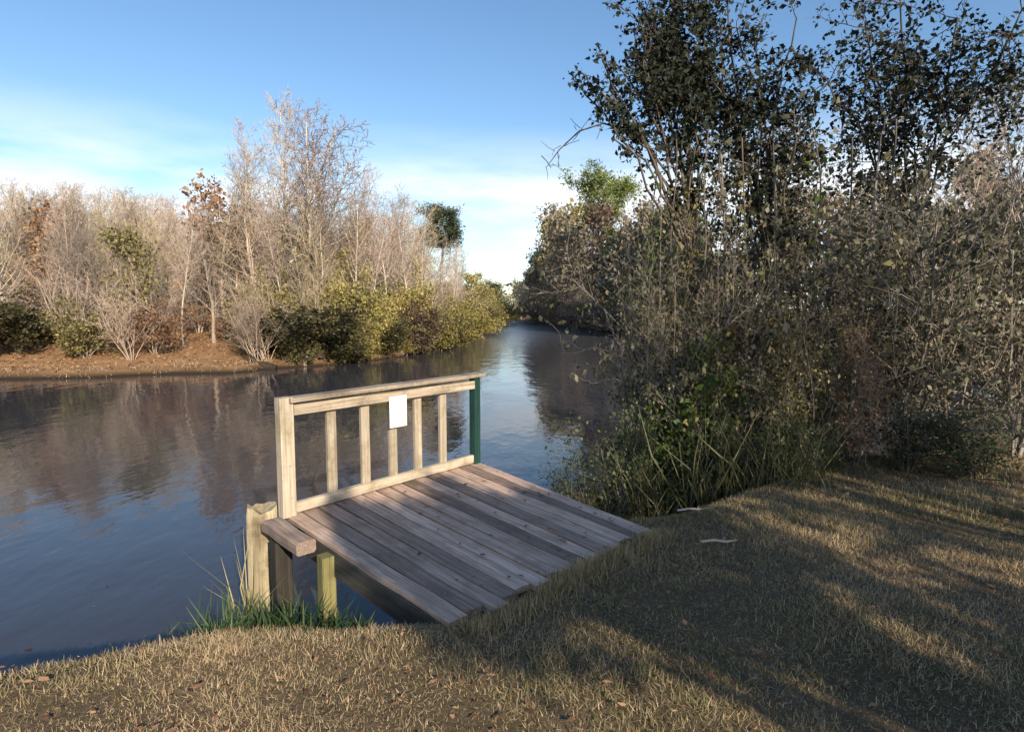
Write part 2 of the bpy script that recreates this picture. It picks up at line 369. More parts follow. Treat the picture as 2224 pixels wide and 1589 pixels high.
tag(link('ground', me, ground_material()), kind='structure')
wm = mesh_vf('river', [(-400, -60, WATER_Z), (120, -60, WATER_Z), (120, 420, WATER_Z), (-400, 420, WATER_Z)], [(0, 1, 2, 3)])
tag(link('river', wm, water_material()), kind='structure')

# ------------------------------------------------------------------ deck
A_, B_, C_, D_ = Vector((-1.83, 4.62, 0)), Vector((-.30, 2.96, 0)), Vector((1.09, 4.30, 0)), Vector((-.36, 6.32, 0))
def quad(u, v): return (A_.lerp(B_, u)).lerp(D_.lerp(C_, u), v)     # u along the planks, v along the rail
deck = empty('wooden_deck', ((A_+B_+C_+D_)/4))
tag(deck, 'weathered grey wooden deck at the water with a railing along its far side', 'deck')
deck_off = -deck.location
UP = Vector((0, 0, 1))
def on_deck(o):
    o.parent = deck; o.location = deck_off; return o
tb = Timber(3); NP = 15; rr = random.Random(8)
for i in range(NP):
    v0, v1 = (i+.05)/NP, (i+.95)/NP
    vm = (v0+v1)/2
    e0 = quad(-.01, vm); e1 = quad(1.0+rr.uniform(-.035, .03), vm)
    sd = (quad(.5, v1)-quad(.5, v0)); wdt = (sd - sd.project(e1-e0)).length
    zz = rr.uniform(-.006, .004)
    n_ = UP; side = (e1-e0).cross(UP)
    tb.hexa(e0+UP*(zz-.019), e1+UP*(zz-.019+rr.uniform(-.008, .004)), side, UP, wdt, .038, n=6, wob=.0035, tint=rr.uniform(0, 1))
on_deck(tb.build('decking', M['deck'], deck))
# framing under the planks
def frame_part(name, a, b, w_, h_, mat, drop, seed):
    t = Timber(seed); a, b = Vector(a), Vector(b)
    t.hexa(a+UP*(-.042-drop-h_/2), b+UP*(-.042-drop-h_/2), (b-a).cross(UP), UP, w_, h_, n=3, wob=.002)
    return on_deck(t.build(name, mat, deck))
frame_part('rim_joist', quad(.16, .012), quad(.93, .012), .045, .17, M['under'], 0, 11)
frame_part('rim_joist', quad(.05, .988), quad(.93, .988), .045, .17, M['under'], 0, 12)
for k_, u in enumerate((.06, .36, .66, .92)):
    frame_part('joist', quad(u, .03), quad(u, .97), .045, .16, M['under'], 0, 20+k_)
def post_down(u, v, r_, mat, seed, zb=None, dx=0, dy=0, top=-.21):
    p = quad(u, v)+Vector((dx, dy, 0)); zb = gz(p.x, p.y)-.25 if zb is None else zb
    t = Timber(seed); d = (B_-A_).normalized()
    t.hexa((p.x, p.y, zb), (p.x, p.y, top), d, d.cross(UP), r_, r_, n=4, wob=.003, bev=.008)
    return on_deck(t.build('support_post', mat, deck))
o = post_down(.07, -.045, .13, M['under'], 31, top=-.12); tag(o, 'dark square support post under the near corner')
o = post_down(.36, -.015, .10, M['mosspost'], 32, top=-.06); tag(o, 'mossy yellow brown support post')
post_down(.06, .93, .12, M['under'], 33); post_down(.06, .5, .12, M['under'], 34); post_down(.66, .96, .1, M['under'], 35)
# rough end beam beside the corner
t = Timber(41)
eb0, eb1 = quad(-.015, -.045), quad(.26, -.037)
t.hexa(eb0+UP*(-.055), eb1+UP*(-.06), (eb1-eb0).cross(UP), UP, .15, .10, n=5, wob=.008, bev=.016)
tag(on_deck(t.build('end_beam', M['beam'], deck)), 'rough pinkish grey beam end at the near corner')

# railing
rail = bpy.data.objects.new('railing', None); COL.objects.link(rail); on_deck(rail); rail.empty_display_size = .2
rd = (D_-A_).normalized(); rn = Vector((rd.y, -rd.x, 0))           # rn points to the viewer's side of the rail
RA, RD = A_+rn*.02+rd*.02, D_+rn*.0-rd*.06
def rail_piece(name, mat, a, b, side, up, w_, h_, seed, n=2, wob=.002, tint=None, bev=.005):
    t = Timber(seed); t.hexa(a, b, side, up, w_, h_, n=n, wob=wob, tint=tint, bev=bev); return t.build(name, mat, rail)
rail_piece('post', M['rail'], RA+UP*.0, RA+UP*.96, rd, rn, .115, .09, 51, 4, .002, .75)
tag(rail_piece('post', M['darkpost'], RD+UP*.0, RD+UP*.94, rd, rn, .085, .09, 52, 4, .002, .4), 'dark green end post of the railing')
def s_of(px):                                                        # where along the rail a photo column falls
    a = (px-CX)/FPX*1.0
    best = min((abs((RA.lerp(RD, s/400).x) - a*(RA.lerp(RD, s/400).y*math.cos(PITCH)+EYE*0.55*math.sin(PITCH))), s/400) for s in range(401))
    return best[1]
for k_, px in enumerate((720, 793, 853, 908, 962)):
    p = RA.lerp(RD, s_of(px)) - rn*.015
    rail_piece('baluster', M['rail'], p+UP*.05, p+UP*.875, rd, rn, .088, .038, 60+k_, 3, .002, .45+.1*((k_*3) % 5)/2)
rail_piece('bottom_rail', M['rail'], RA+rd*.06+UP*.055, RD-rd*.045+UP*.055, UP, rn, .085, .05, 71, 5, .003, .85)
rail_piece('upper_rail', M['toprail'], RA+rd*.06+UP*.855+rn*.026, RD-rd*.045+UP*.855+rn*.026, UP, rn, .085, .042, 72, 5, .003, .9)
rail_piece('cap_rail', M['toprail'], RA+rd*.02+UP*.935, RD+rd*.10+UP*.955, UP, rn, .036, .145, 73, 6, .004, .6)

# bolt heads where the rails meet the end posts and screws through each baluster
def bolt(p, nrm, r_):
    V, F = [], []; n_ = np.array(nrm); p = np.array(p); tube(V, F, [p-n_*.002, p+n_*.003, p+n_*.006], [r_, r_, r_*.6], 8); link('bolt', mesh_vf('bolt', V, F, smooth=True), M['screw'], rail)
for k_, px in enumerate((720, 793, 853, 908, 962)):
    p = RA.lerp(RD, s_of(px)) + rn*.0485
    bolt(p+UP*.845+rd*.012, rn, .0055); bolt(p+UP*.868-rd*.015, rn, .0055)
for z_ in (.16, .42, .80): bolt(RA+rn*.0465+UP*z_+rd*.01, rn, .009)

# white notice hung on the railing
sp = RA.lerp(RD, s_of(857)) + rn*.05
sign = empty('notice_sign', sp+UP*.56)
tag(sign, 'small blank white notice board fixed to the deck railing', 'sign')
t = Timber(81); t.hexa(rd*-.098+UP*.15, rd*.098+UP*.15, UP, rn, .29, .006, bev=.0015, tint=.5)
t.build('board', M['sign'], sign)
for k_ in (-1, 1):
    V, F = [], []; tube(V, F, [UP*(.15+k_*.125)+rn*.002, UP*(.15+k_*.125)+rn*.006], [.006, .005], 8)
    link('screw', mesh_vf('screw', V, F), M['screw'], sign)

# piling beside the corner: a split, worn stump
pc = px_at(568, 1106, 4.72)
pil = Timber(91); rg_ = random.Random(5)
V, F, G, T = [], [], [], []
K = 14; rings = [(-.95, 1.0), (-.5, 1.02), (-.15, 1.0), (.0, .97)]
for (z, s_) in rings + [(None, .9)]:
    for j in range(K):
        a_ = j*2*math.pi/K; r_ = .132*s_*(1+.08*math.sin(3*a_+1)+.05*math.sin(5*a_))
        zz = z if z is not None else .05+.018*math.sin(a_*2+.7)+rg_.uniform(-.022, .026)
        V.append((math.cos(a_)*r_, math.sin(a_)*r_*.8, zz)); G.append((zz, math.cos(a_)*r_*.9, math.sin(a_)*r_*.9))
V.append((.01, .0, .0)); G.append((.0, .01, .0))
for i in range(len(rings)):
    for j in range(K):
        F.append((i*K+j, i*K+(j+1) % K, (i+1)*K+(j+1) % K, (i+1)*K+j)); T.append(.5+.3*math.sin(j*1.7))
b0 = len(rings)*K
for j in range(K): F.append((b0+j, b0+(j+1) % K, len(V)-1)); T.append(.2)
pl = link('wooden_piling', mesh_vf('wooden_piling', V, F, tint=T, grain=G), M['piling'])
pl.location = (pc.x, pc.y, pc.z-.03); tag(pl, 'pale weathered piling with a split top standing beside the deck corner', 'piling')

# ------------------------------------------------------------------ plants: growth
def grow(rg, p, d, Ln, r, lvl, Pm, out):
    n = Pm['seg'][lvl]; pts = [p]; step = Ln/n; dirs = [d]
    for i in range(n):
        d = d + rg.normal(size=3)*Pm['wob'][lvl]; d[2] += Pm['up'][lvl]; d = d/np.linalg.norm(d)
        p = p + d*step; pts.append(p); dirs.append(d)
    tip = Pm['tip'][lvl]; rads = [r*(1-(1-tip)*(i/n)) for i in range(n+1)]
    if lvl == 0 and Pm.get('flare'): rads[0] *= Pm['flare']
    out.append((lvl, pts, rads))
    if lvl+1 < len(Pm['seg']):
        k = Pm['kids'][lvl]; k = max(1, int(round(k*rg.uniform(.8, 1.2)))) ; az = rg.uniform(0, 6.28)
        for c in range(k):
            t = Pm['start'][lvl]+(1-Pm['start'][lvl])*((c+rg.uniform(.1, .9))/k)
            f = t*n; i = min(n-1, int(f)); q = pts[i]+(pts[i+1]-pts[i])*(f-i); dd = dirs[min(n, i+1)]
            az += 2.4+rg.uniform(-.5, .5); ang = Pm['ang'][lvl]*rg.uniform(.7, 1.3)
            ref = np.array([1., 0, 0]) if abs(dd[2]) > .7 else np.array([0, 0, 1.])
            s1 = unit(np.cross(dd, ref)); s2 = np.cross(dd, s1)
            nd = dd*math.cos(ang)+(s1*math.cos(az)+s2*math.sin(az))*math.sin(ang)
            ll = Ln*Pm['ratio'][lvl]*(1-Pm['short'][lvl]*t)*rg.uniform(.7, 1.25)
            rl = max(Pm['minr'], rads[i]*Pm['rr'][lvl])
            grow(rg, q, unit(nd), ll, rl, lvl+1, Pm, out)
    return out
def tubes_mesh(name, branches, lv, sides, smooth=True):
    V, F = [], []
    for (l, pts, rads) in branches:
        if l in lv: tube(V, F, pts, rads, sides[l])
    return mesh_vf(name, V, F, smooth=smooth)
def crown_mesh(name, LV, tint, V, F):
    k = len(LV)*4; co = np.concatenate([LV.reshape(-1, 3), np.asarray(V, float).reshape(-1, 3)]) if len(V) else LV.reshape(-1, 3)
    fi = np.concatenate([np.arange(k), np.asarray(F, int).ravel()+k]) if len(F) else np.arange(k)
    me = bpy.data.meshes.new(name); me.vertices.add(len(co)); me.vertices.foreach_set('co', co.ravel().astype(np.float32))
    me.loops.add(len(fi)); me.loops.foreach_set('vertex_index', fi.astype(np.int32)); n = len(fi)//4
    me.polygons.add(n); me.polygons.foreach_set('loop_start', np.arange(0, n*4, 4, dtype=np.int32))
    me.polygons.foreach_set('material_index', np.concatenate([np.zeros(len(LV)), np.ones(n-len(LV))]).astype(np.int32))
    a = me.attributes.new('tint', 'FLOAT', 'FACE'); a.data.foreach_set('value', np.concatenate([tint, np.zeros(n-len(LV))]).astype(np.float32))
    me.update(calc_edges=True); return me
def crown_obj(name, LV, tint, V, F, leafm, twigm, parent):
    me = crown_mesh(name, LV, tint, V, F); o = link(name, me, None, parent); me.materials.append(leafm); me.materials.append(twigm); return o
def tip_points(rg, branches, lvl, per, spread, frm=.25):
    out = []
    for (l, pts, rads) in branches:
        if l != lvl: continue
        pts = np.asarray(pts); t = rg.uniform(frm, 1, per)*(len(pts)-1); i = np.minimum(t.astype(int), len(pts)-2)
        q = pts[i]+(pts[i+1]-pts[i])*(t-i)[:, None]; out.append(q+rg.normal(size=q.shape)*spread)
    return np.concatenate(out)
def plant(kind, seed, Pm, height, r, bark, twig=None, leaf=None, per=0, spread=.1, size=.1, split=2, sides=(8, 5, 4, 3), stems=1, lean=.0, droop=.2, aspect=.32, frm=.25, trunk='trunk', crown='crown', leaf_lvl=None, basew=.1):
    """one plant (an Empty with trunk and crown meshes), its height given in metres"""
    rg = np.random.default_rng(seed); br = []
    for s in range(stems):
        a_ = rg.uniform(0, 6.28); off = np.array([math.cos(a_), math.sin(a_), 0])*(basew*rg.uniform(.2, 1) if stems > 1 else 0)
        d = unit(np.array([math.cos(a_)*lean, math.sin(a_)*lean, 1.0]))
        grow(rg, np.array([0, 0, -.15])+off, d, height*(rg.uniform(.5, 1.05) if stems > 1 else rg.uniform(.8, .95)), r*(rg.uniform(.6, 1.1) if stems > 1 else 1), 0, Pm, br)
    root = empty(kind); nl = len(Pm['seg'])
    link(trunk, tubes_mesh(trunk, br, range(split), sides), M[bark], root)
    if leaf is None:
        link(crown, tubes_mesh(crown, br, range(split, nl), sides, smooth=False), M[twig or bark], root)
    else:
        P_ = tip_points(rg, br, nl-1 if leaf_lvl is None else leaf_lvl, per, spread, frm)
        LV = leaf_quads(rg, P_, size, aspect, droop)
        V, F = [], []
        for (l, pts, rads) in br:
            if l >= split: tube(V, F, pts, rads, min(4, sides[l]))
        crown_obj(crown, LV, rg.random(len(LV)), V, F, M[leaf], M[twig or bark], root)
    top = max(np.asarray(p)[:, 2].max() for (_, p, _) in br)
    root['h'] = float(top)
    return root
BARE = dict(seg=(9, 5, 4, 3), wob=(.05, .12, .18, .2), up=(.05, .10, .05, .03), tip=(.18, .25, .35, .5), kids=(27, 8, 5), start=(.22, .15, .2), ang=(.75, .7, .7), ratio=(.36, .45, .5), short=(.62, .45, .4), rr=(.42, .5, .6), minr=.0085, flare=1.35)
BARE_HI = dict(BARE, start=(.40, .2, .2), kids=(24, 8, 5), ratio=(.30, .5, .5), ang=(.7, .8, .7))
SHRUB = dict(seg=(6, 4, 3), wob=(.14, .2, .25), up=(.02, .05, .02), tip=(.3, .4, .5), kids=(8, 5), start=(.2, .2), ang=(.7, .8), ratio=(.45, .5), short=(.4, .4), rr=(.5, .6), minr=.004)
LEAFY = dict(seg=(8, 5, 4), wob=(.07, .14, .2), up=(.04, .06, .0), tip=(.25, .3, .4), kids=(22, 7), start=(.22, .2), ang=(.95, .8), ratio=(.40, .45), short=(.55, .4), rr=(.4, .5), minr=.006, flare=1.3)
PINE = dict(seg=(10, 4, 3), wob=(.02, .08, .15), up=(.03, .06, .05), tip=(.3, .35, .5), kids=(26, 6), start=(.66, .3), ang=(1.15, .7), ratio=(.20, .45), short=(.45, .3), rr=(.32, .5), minr=.012, flare=1.2)

PR = random.Random(77)
def place(proto, x, y, h, rz, label, cat, group=None, first=[set()], wide=1.0, dz=0):
    o = proto if proto.name not in first[0] else copy_tree(proto)
    first[0].add(proto.name)
    s = h/proto['h'] if 'h' in proto.keys() else 1
    o.location = (x, y, gz(x, y)+dz); o.scale = (s*wide*PR.uniform(.85, 1.18), s*wide*PR.uniform(.85, 1.18), s); tl = .07 if cat == 'bare tree' else .03
    o.rotation_euler = (PR.uniform(-tl, tl), PR.uniform(-tl, tl), rz)
    for k_ in ('group',):
        if k_ in o.keys(): del o[k_]
    return tag(o, label, cat, group)
def place_px(proto, px, top, Y, label, cat, group=None, rz=None, wide=1.0, lo=None):
    x = px_at(px, HOR, Y).x; z = gz(x, Y); h = px_at(px, top, Y).z - z
    return place(proto, x, Y, max(.3, h), PR.uniform(0, 6.28) if rz is None else rz, label, cat, group, wide=wide)
def right_shore(px, off=1.0):
    for Y in np.arange(20, 160, .5):
        x = px_at(px, HOR, Y).x; d, f = signed(np.array([[x, Y]]))
        if d[0] > off and f[0]: return float(Y)
    return 150.
def land(x, y, m=.5):
    d, f = signed(np.array([[x, y]])); return d[0] > m

# ---- far left bank -------------------------------------------------
bare = [plant('bare_tree', 100+i, dict(BARE if i % 2 == 0 else BARE_HI, wob=(.05+.02*(i % 3), .13, .18, .2)), 10, (.11, .085, .12, .07, .10, .075, .09)[i], ('bark_pale', 'bark_pale', 'bark_tan', 'bark_pale', 'bark_tan', 'bark_grey', 'bark_pale')[i], ('twig_pink', 'twig_pink', 'twig_grey', 'twig_pink', 'twig_tan', 'twig_grey', 'twig_tan')[i], sides=(7, 4, 3, 3)) for i in range(7)]
shrubs_l = {'yellow': plant('leafy_shrub', 201, SHRUB, 3, .03, 'bark_tan', 'twig_grey', 'l_yellow', per=17, spread=.13, size=.105, stems=10, lean=.36, frm=.4, split=1, sides=(4, 3, 3)),
            'olive': plant('leafy_shrub', 202, SHRUB, 3, .03, 'bark_tan', 'twig_grey', 'l_olive', per=17, spread=.13, size=.105, stems=10, lean=.34, frm=.4, split=1, sides=(4, 3, 3)),
            'dark': plant('leafy_shrub', 203, SHRUB, 3, .03, 'bark_dark', 'twig_dark', 'l_darkolive', per=16, spread=.12, size=.12, stems=9, lean=.7, split=1, sides=(4, 3, 3)),
            'red': plant('leafy_shrub', 204, SHRUB, 3, .03, 'bark_dark', 'twig_dark', 'l_darkred', per=15, spread=.12, size=.12, stems=9, lean=.5, split=1, sides=(4, 3, 3)),
            'tan': plant('leafy_shrub', 206, SHRUB, 3, .03, 'bark_tan', 'twig_pink', 'l_tan', per=9, spread=.14, size=.12, stems=9, lean=.5, split=1, sides=(4, 3, 3)),
            'brown': plant('leafy_shrub', 205, SHRUB, 3, .03, 'bark_tan', 'twig_pink', 'l_brown', per=9, spread=.14, size=.12, stems=8, lean=.5, split=1, sides=(4, 3, 3))}
bare_shrub = plant('bare_shrub', 210, dict(SHRUB, seg=(6, 4, 4, 3), wob=(.12, .18, .2, .2), up=(.03, .06, .04, .02), tip=(.3, .4, .5, .5), kids=(8, 5, 4), start=(.2, .2, .2), ang=(.6, .7, .7), ratio=(.5, .5, .5), short=(.4, .4, .3), rr=(.5, .6, .6)), 3.2, .03, 'bark_tan', 'twig_pink', stems=8, lean=.4, split=2, sides=(4, 3, 3, 3))
leafy_l = [plant('leafy_tree', 220+i, LEAFY, 7, .10, 'bark_tan', 'twig_grey', ('l_olive', 'l_yellow', 'l_orange')[i], per=12, spread=.22, size=.2, sides=(6, 4, 3)) for i in range(3)]
pine = plant('pine_tree', 230, PINE, 14, .17, 'bark_tan', 'twig_grey', 'l_pine', per=60, spread=.22, size=.3, aspect=.10, split=2, sides=(7, 4, 3), droop=-.3)

place_px(bare[1], 603, 195, 29.5, 'tallest pale bare tree rising above the left bank wood', 'bare tree', rz=.4, wide=1.25)
place_px(bare[4], 570, 285, 31, 'tall bare tree left of the tallest one', 'bare tree', wide=1.1)
place_px(bare[2], 700, 300, 34, 'tall bare tree on the river side of the two tallest ones', 'bare tree', wide=1.1)
place_px(bare[3], 838, 372, 38, 'slim bare tree beside the one that stands out in the middle of the wood', 'bare tree', wide=.8)
place_px(bare[3], 655, 250, 31, 'second tallest bare tree close behind the tallest one', 'bare tree', wide=1.2)
place_px(bare[0], 808, 350, 37, 'slim bare tree whose top stands out in the middle of the left wood', 'bare tree', wide=.75)
place_px(bare[2], 500, 330, 31, 'bare tree beside the rusty leaved tree on the left bank', 'bare tree', wide=.9)
for (px, top, Y, wd) in ((515, 300, 32, .8), (548, 265, 33, .8), (632, 205, 33, .8), (676, 235, 32, .9), (735, 325, 35, .8), (590, 230, 34, .8), (775, 372, 36, .8), (870, 392, 39, .8), (915, 425, 42, .8)):
    place_px(bare[(px//7) % 7], px, top, Y, 'tall slender bare tree standing above the rest of the left bank wood', 'bare tree', 'tall bare trees of the left bank', wide=wd)
GB = 'bare trees of the left bank wood'
def top_line(px):                                                    # the wood's outline in the photograph
    xs_ = (-60, 200, 486, 580, 720, 800, 900, 1000, 1035, 1060); ys_ = (370, 400, 420, 440, 425, 415, 425, 505, 560, 605)
    return float(np.interp(px, xs_, ys_))
cnt = 0
for i in range(2500):
    if cnt >= 230: break
    Y = PR.choice((PR.uniform(27, 40), PR.uniform(28, 55), PR.uniform(40, 100))); px = PR.uniform(-80, 1045)
    x = px_at(px, HOR, Y).x
    if not land(x, Y, 1.2) or x > -2: continue
    top = top_line(px) + PR.uniform(-8, 60 if PR.random() < .6 else 150)
    place_px(bare[PR.randrange(7)], px, top, Y, 'thin pale leafless tree in the bare wood on the left bank', 'bare tree', GB, wide=PR.uniform(.8, 1.1)); cnt += 1
cnt = 0
for i in range(600):
    if cnt >= 70: break
    Y = PR.uniform(25, 60); px = PR.uniform(-80, 1040); x = px_at(px, HOR, Y).x
    if not land(x, Y, .6) or x > -2.5: continue
    place_px(bare_shrub, px, PR.uniform(540, 640), Y, 'low leafless shrub with pinkish twigs under the left bank trees', 'shrub', 'bare shrubs under the left bank trees', wide=PR.uniform(.9, 1.3)); cnt += 1
place_px(leafy_l[2], 520, 385, 33, 'rusty orange leaved tree at the left side of the wood', 'tree', wide=1.0)
place_px(leafy_l[0], 690, 505, 31, 'olive green tree in front of the bare trunks', 'tree', wide=.9)
place_px(leafy_l[1], 745, 540, 34, 'yellow green tree behind the dark olive shrub', 'tree', wide=.9)
place_px(leafy_l[0], 640, 570, 29.5, 'low olive tree left of the dark olive shrub', 'tree', wide=1.0)
place_px(leafy_l[2], 760, 470, 42, 'thin rusty tree half hidden in the bare wood', 'tree', wide=.7)
place_px(leafy_l[0], 330, 500, 28, 'olive tree above the water at the far left', 'tree')
place_px(leafy_l[2], 120, 430, 30, 'rusty leaved tree beyond the far left water', 'tree')
place_px(pine, 960, 448, 72, 'dark round topped pine standing above the bare wood', 'pine tree', wide=1.25)
for (k_, px, top, Y, lab, wd) in (
        ('olive', 565, 655, 27.5, 'olive green shrub on the brown bank', 1.1),
        ('dark', 700, 640, 28.6, 'large dark olive shrub hanging over the water', 1.3),
        ('dark', 655, 700, 27.4, 'smaller dark shrub at the waterline beside the log', 1.2),
        ('yellow', 815, 690, 30.6, 'yellow green bush between the two dark shrubs', 1.1),
        ('red', 893, 655, 33.5, 'dark russet shrub leaning over the river', 1.0),
        ('olive', 780, 620, 33, 'olive shrub behind the yellow green bush', 1.0),
        ('yellow', 985, 640, 42, 'tall yellow bush past the dark russet shrub', 1.3),
        ('olive', 950, 640, 38.5, 'olive bush right behind the dark russet shrub', 1.0),
        ('yellow', 1030, 640, 58, 'yellow bush on the point where the left bank narrows', 1.5),
        ('yellow', 1010, 630, 50, 'yellow green bush before the point of the left bank', 1.4),
        ('olive', 1050, 620, 76, 'olive bush on the last bend of the left bank', 1.6),
        ('brown', 500, 660, 30, 'brown leaved shrub at the back of the leaf covered bank', 1.2),
        ('brown', 330, 650, 26, 'brown leaved shrub above the far left water', 1.3),
        ('olive', 180, 640, 25, 'olive shrub at the far left waterline', 1.4),
        ('dark', 40, 620, 25.5, 'dark shrub at the edge of the far left water', 1.4),
        ('yellow', 640, 565, 29.2, 'tall yellow green bush above the large dark shrub', .8),
        ('yellow', 722, 540, 30.4, 'tallest yellow green bush before the bare trunks', .75),
        ('olive', 775, 575, 31.0, 'tall olive bush right of the tallest yellow green bush', .8),
        ('yellow', 850, 650, 32.6, 'yellow green bush left of the dark russet shrub', 1.0),
        ('yellow', 948, 660, 37.6, 'low yellow bush at the water just past the russet shrub', 1.3),
        ('yellow', 1005, 620, 52, 'tall sunlit yellow bush toward the point of the left bank', 1.3),
        ('yellow', 1048, 628, 72, 'sunlit yellow bush beyond the point of the left bank', 1.5),
        ('yellow', 1072, 640, 95, 'sunlit yellow bush at the end of the left bank', 1.7),
        ('yellow', 555, 640, 28.2, 'yellow green shrub at the back of the brown bank', 1.0),
        ('brown', 860, 640, 36, 'brown leaved shrub between the yellow bush and the russet shrub', 1.0)):
    place_px(shrubs_l[k_], px, top, Y, lab, 'shrub', wide=wd)
for i in range(26):
    t_ = i/25; Y = float(np.interp(t_, (0, .3, .6, 1), (26.6, 31, 40, 74))); xs_ = float(np.interp(Y, (25.6, 27.8, 31, 37.3, 50, 68, 106), (-10.25, -7.86, -6.4, -5, -4.2, -3.3, -2.23)))
    kx = ('olive', 'tan', 'yellow', 'dark', 'yellow')[i % 5]
    place(shrubs_l[kx], xs_-PR.uniform(.1, .7), Y+PR.uniform(-.3, .3), PR.uniform(1.0, 1.9)*(1+t_*.5), PR.uniform(0, 6), {'olive': 'small olive', 'dark': 'small dark', 'yellow': 'small yellow green', 'tan': 'small tan'}[kx]+' shrub dipping into the water along the left bank', 'shrub', {'olive': 'olive', 'dark': 'dark', 'yellow': 'yellow green', 'tan': 'tan'}[kx]+' shrubs along the left waterline', wide=1.5)
for i in range(30):
    Y = PR.uniform(28.5, 46); px = PR.uniform(500, 1030); x = px_at(px, HOR, Y).x
    if not land(x, Y, .8): continue
    kx = ('tan', 'yellow', 'olive')[i % 3]
    place_px(shrubs_l[kx], px, PR.uniform(545, 650), Y, {'tan': 'tall tan undergrowth shrub', 'olive': 'tall olive undergrowth shrub', 'yellow': 'tall yellow green undergrowth shrub'}[kx]+' between the bare trunks', 'shrub', kx+' undergrowth shrubs', wide=.8)
def wood_mass(name, n, x0, x1, y0, y1, dlo, dhi, hfun, mats, label, seed, ln=(.4, 1.1), aspect=.022, vert=1.6):
    rg = np.random.default_rng(seed); P = np.stack([rg.uniform(x0, x1, n), rg.uniform(y0, y1, n)], 1); h, d, f = heights(P); k = (d > dlo) & (d < dhi) & f; P, h = P[k], h[k]
    H = hfun(P[:, 0], P[:, 1])*(.74+.16*np.sin(P[:, 0]*.9+P[:, 1]*.6)+.1*np.sin(P[:, 0]*2.3)); z = h+H*rg.random(len(P))**.8
    up_ = np.zeros((len(P), 3)); up_[:, 2] = vert
    V = leaf_quads(rg, np.concatenate([P, z[:, None]], 1), 1.0, aspect, 0, out=up_, fold=.01); L_ = rg.uniform(ln[0], ln[1], len(P))[:, None, None]
    V = V[:, :1]+(V-V[:, :1])*L_
    me = quads_mesh(name, V, 4, rg.random(len(P))); o = link(name, me, None)
    for m_ in mats: me.materials.append(M[m_])
    me.polygons.foreach_set('material_index', rg.integers(0, len(mats), len(P)).astype(np.int32)); return tag(o, label, 'wood', kind='stuff')
M['mass_pink'] = leaf_mat('pink_tan_wood', ((.15, .11, .085), (.28, .215, .17), (.42, .34, .28)), trans=.2, amt=0)
M['mass_grey'] = leaf_mat('grey_tan_wood', ((.10, .085, .06), (.20, .17, .12), (.33, .28, .21)), trans=.2, amt=0)
wood_mass('bare_woods', 110000, -95, -3, 30, 105, 7, 34, lambda x, y: np.clip((672-np.interp(x/y*FPX+CX, (-200, 486, 800, 1000, 1060), (455, 470, 490, 560, 620)))/FPX*y+1.6, 1.5, 14), ('mass_pink', 'mass_pink', 'mass_grey', 'l_olive'), 'pale tangle of twigs deep in the bare left bank wood', 5)
wood_mass('woods', 60000, 3, 110, 14, 190, 11, 34, lambda x, y: np.clip((672-np.interp(x/y*FPX+CX, (1112, 1160, 1260, 1500, 2300), (630, 615, 580, 530, 470)))/FPX*y+1.6, 1.5, 15), ('l_bank', 'l_bank', 'l_darkolive', 'mass_grey'), 'dim grey green wood behind the right bank trees', 6, (.25, .6), .28, .2)
# log at the waterline
V, F = [], []
lc = px_at(562, 796, 25.4)
tube(V, F, [(-.95, 0, .02), (-.4, .05, .10), (.2, 0, .12), (.75, -.04, .04)], [.12, .19, .2, .13], 10)
tube(V, F, [(-.1, 0, .2), (-.2, .05, .45), (-.42, .1, .6)], [.07, .05, .025], 6)
lg = link('fallen_log', mesh_vf('fallen_log', V, F, smooth=True), M['log']); lg.location = (lc.x, lc.y, WATER_Z+.02)
tag(lg, 'dark wet log lying at the foot of the brown left bank', 'log')

# ---- far end of the river and the far right bank --------------------
far_t = [plant('leafy_tree', 300+i, LEAFY, 8, .12, 'bark_tan', 'twig_grey', ('l_far', 'l_yellow', 'l_bank', 'l_bank')[i], per=14, spread=.25, size=.26, sides=(6, 4, 3)) for i in range(4)]
rt_dark = plant('leafy_tree', 310, LEAFY, 8, .12, 'bark_dark', 'twig_dark', 'l_darkred', per=13, spread=.22, size=.2, sides=(6, 4, 3))
cnt = 0
for i in range(300):
    if cnt >= 26: break
    Y = PR.uniform(108, 175); x = PR.uniform(-24, 12)
    if not land(x, Y, 1.0): continue
    px = CX+x/Y*FPX*math.cos(0)
    place_px(far_t[PR.choice((0, 0, 1))], px, PR.uniform(612, 645), Y, 'small green and yellow tree where the river bends away', 'tree', 'trees at the far bend', wide=PR.uniform(.9, 1.4)); cnt += 1
for (px, top, Y) in ((1075, 640, 112), (1060, 630, 108), (1092, 650, 128), (1045, 640, 95), (1103, 652, 152), (1112, 655, 153)):
    place_px(shrubs_l['yellow'], px, top, Y, 'low yellow bush along the water at the far bend', 'shrub', 'yellow bushes at the far bend', wide=2.0)
for (pr, px, top, off, lab, wd) in (
        (0, 1132, 606, 1.5, 'small green tree closing the channel on the right', 1.1), (2, 1150, 586, 1.2, 'grey green tree second from the channel end', 1.0),
        (2, 1170, 548, 1.0, 'grey green tree third from the channel end', .9), (1, 1196, 470, 1.0, 'tall yellow green tree leaning out toward the channel', .7),
        (3, 1222, 452, .8, 'tall grey green tree beside the tall yellow green one', .8), (3, 1168, 600, .5, 'low grey green tree at the water toward the channel end', 1.2)):
    place_px(far_t[pr], px, top, right_shore(px, off), lab, 'tree', wide=wd)
place_px(far_t[0], 1058, 606, 100, 'green tree at the last bend of the left bank', 'tree', wide=1.1)
place_px(far_t[1], 1036, 592, 88, 'yellow green tree before the last bend of the left bank', 'tree', wide=1.0)
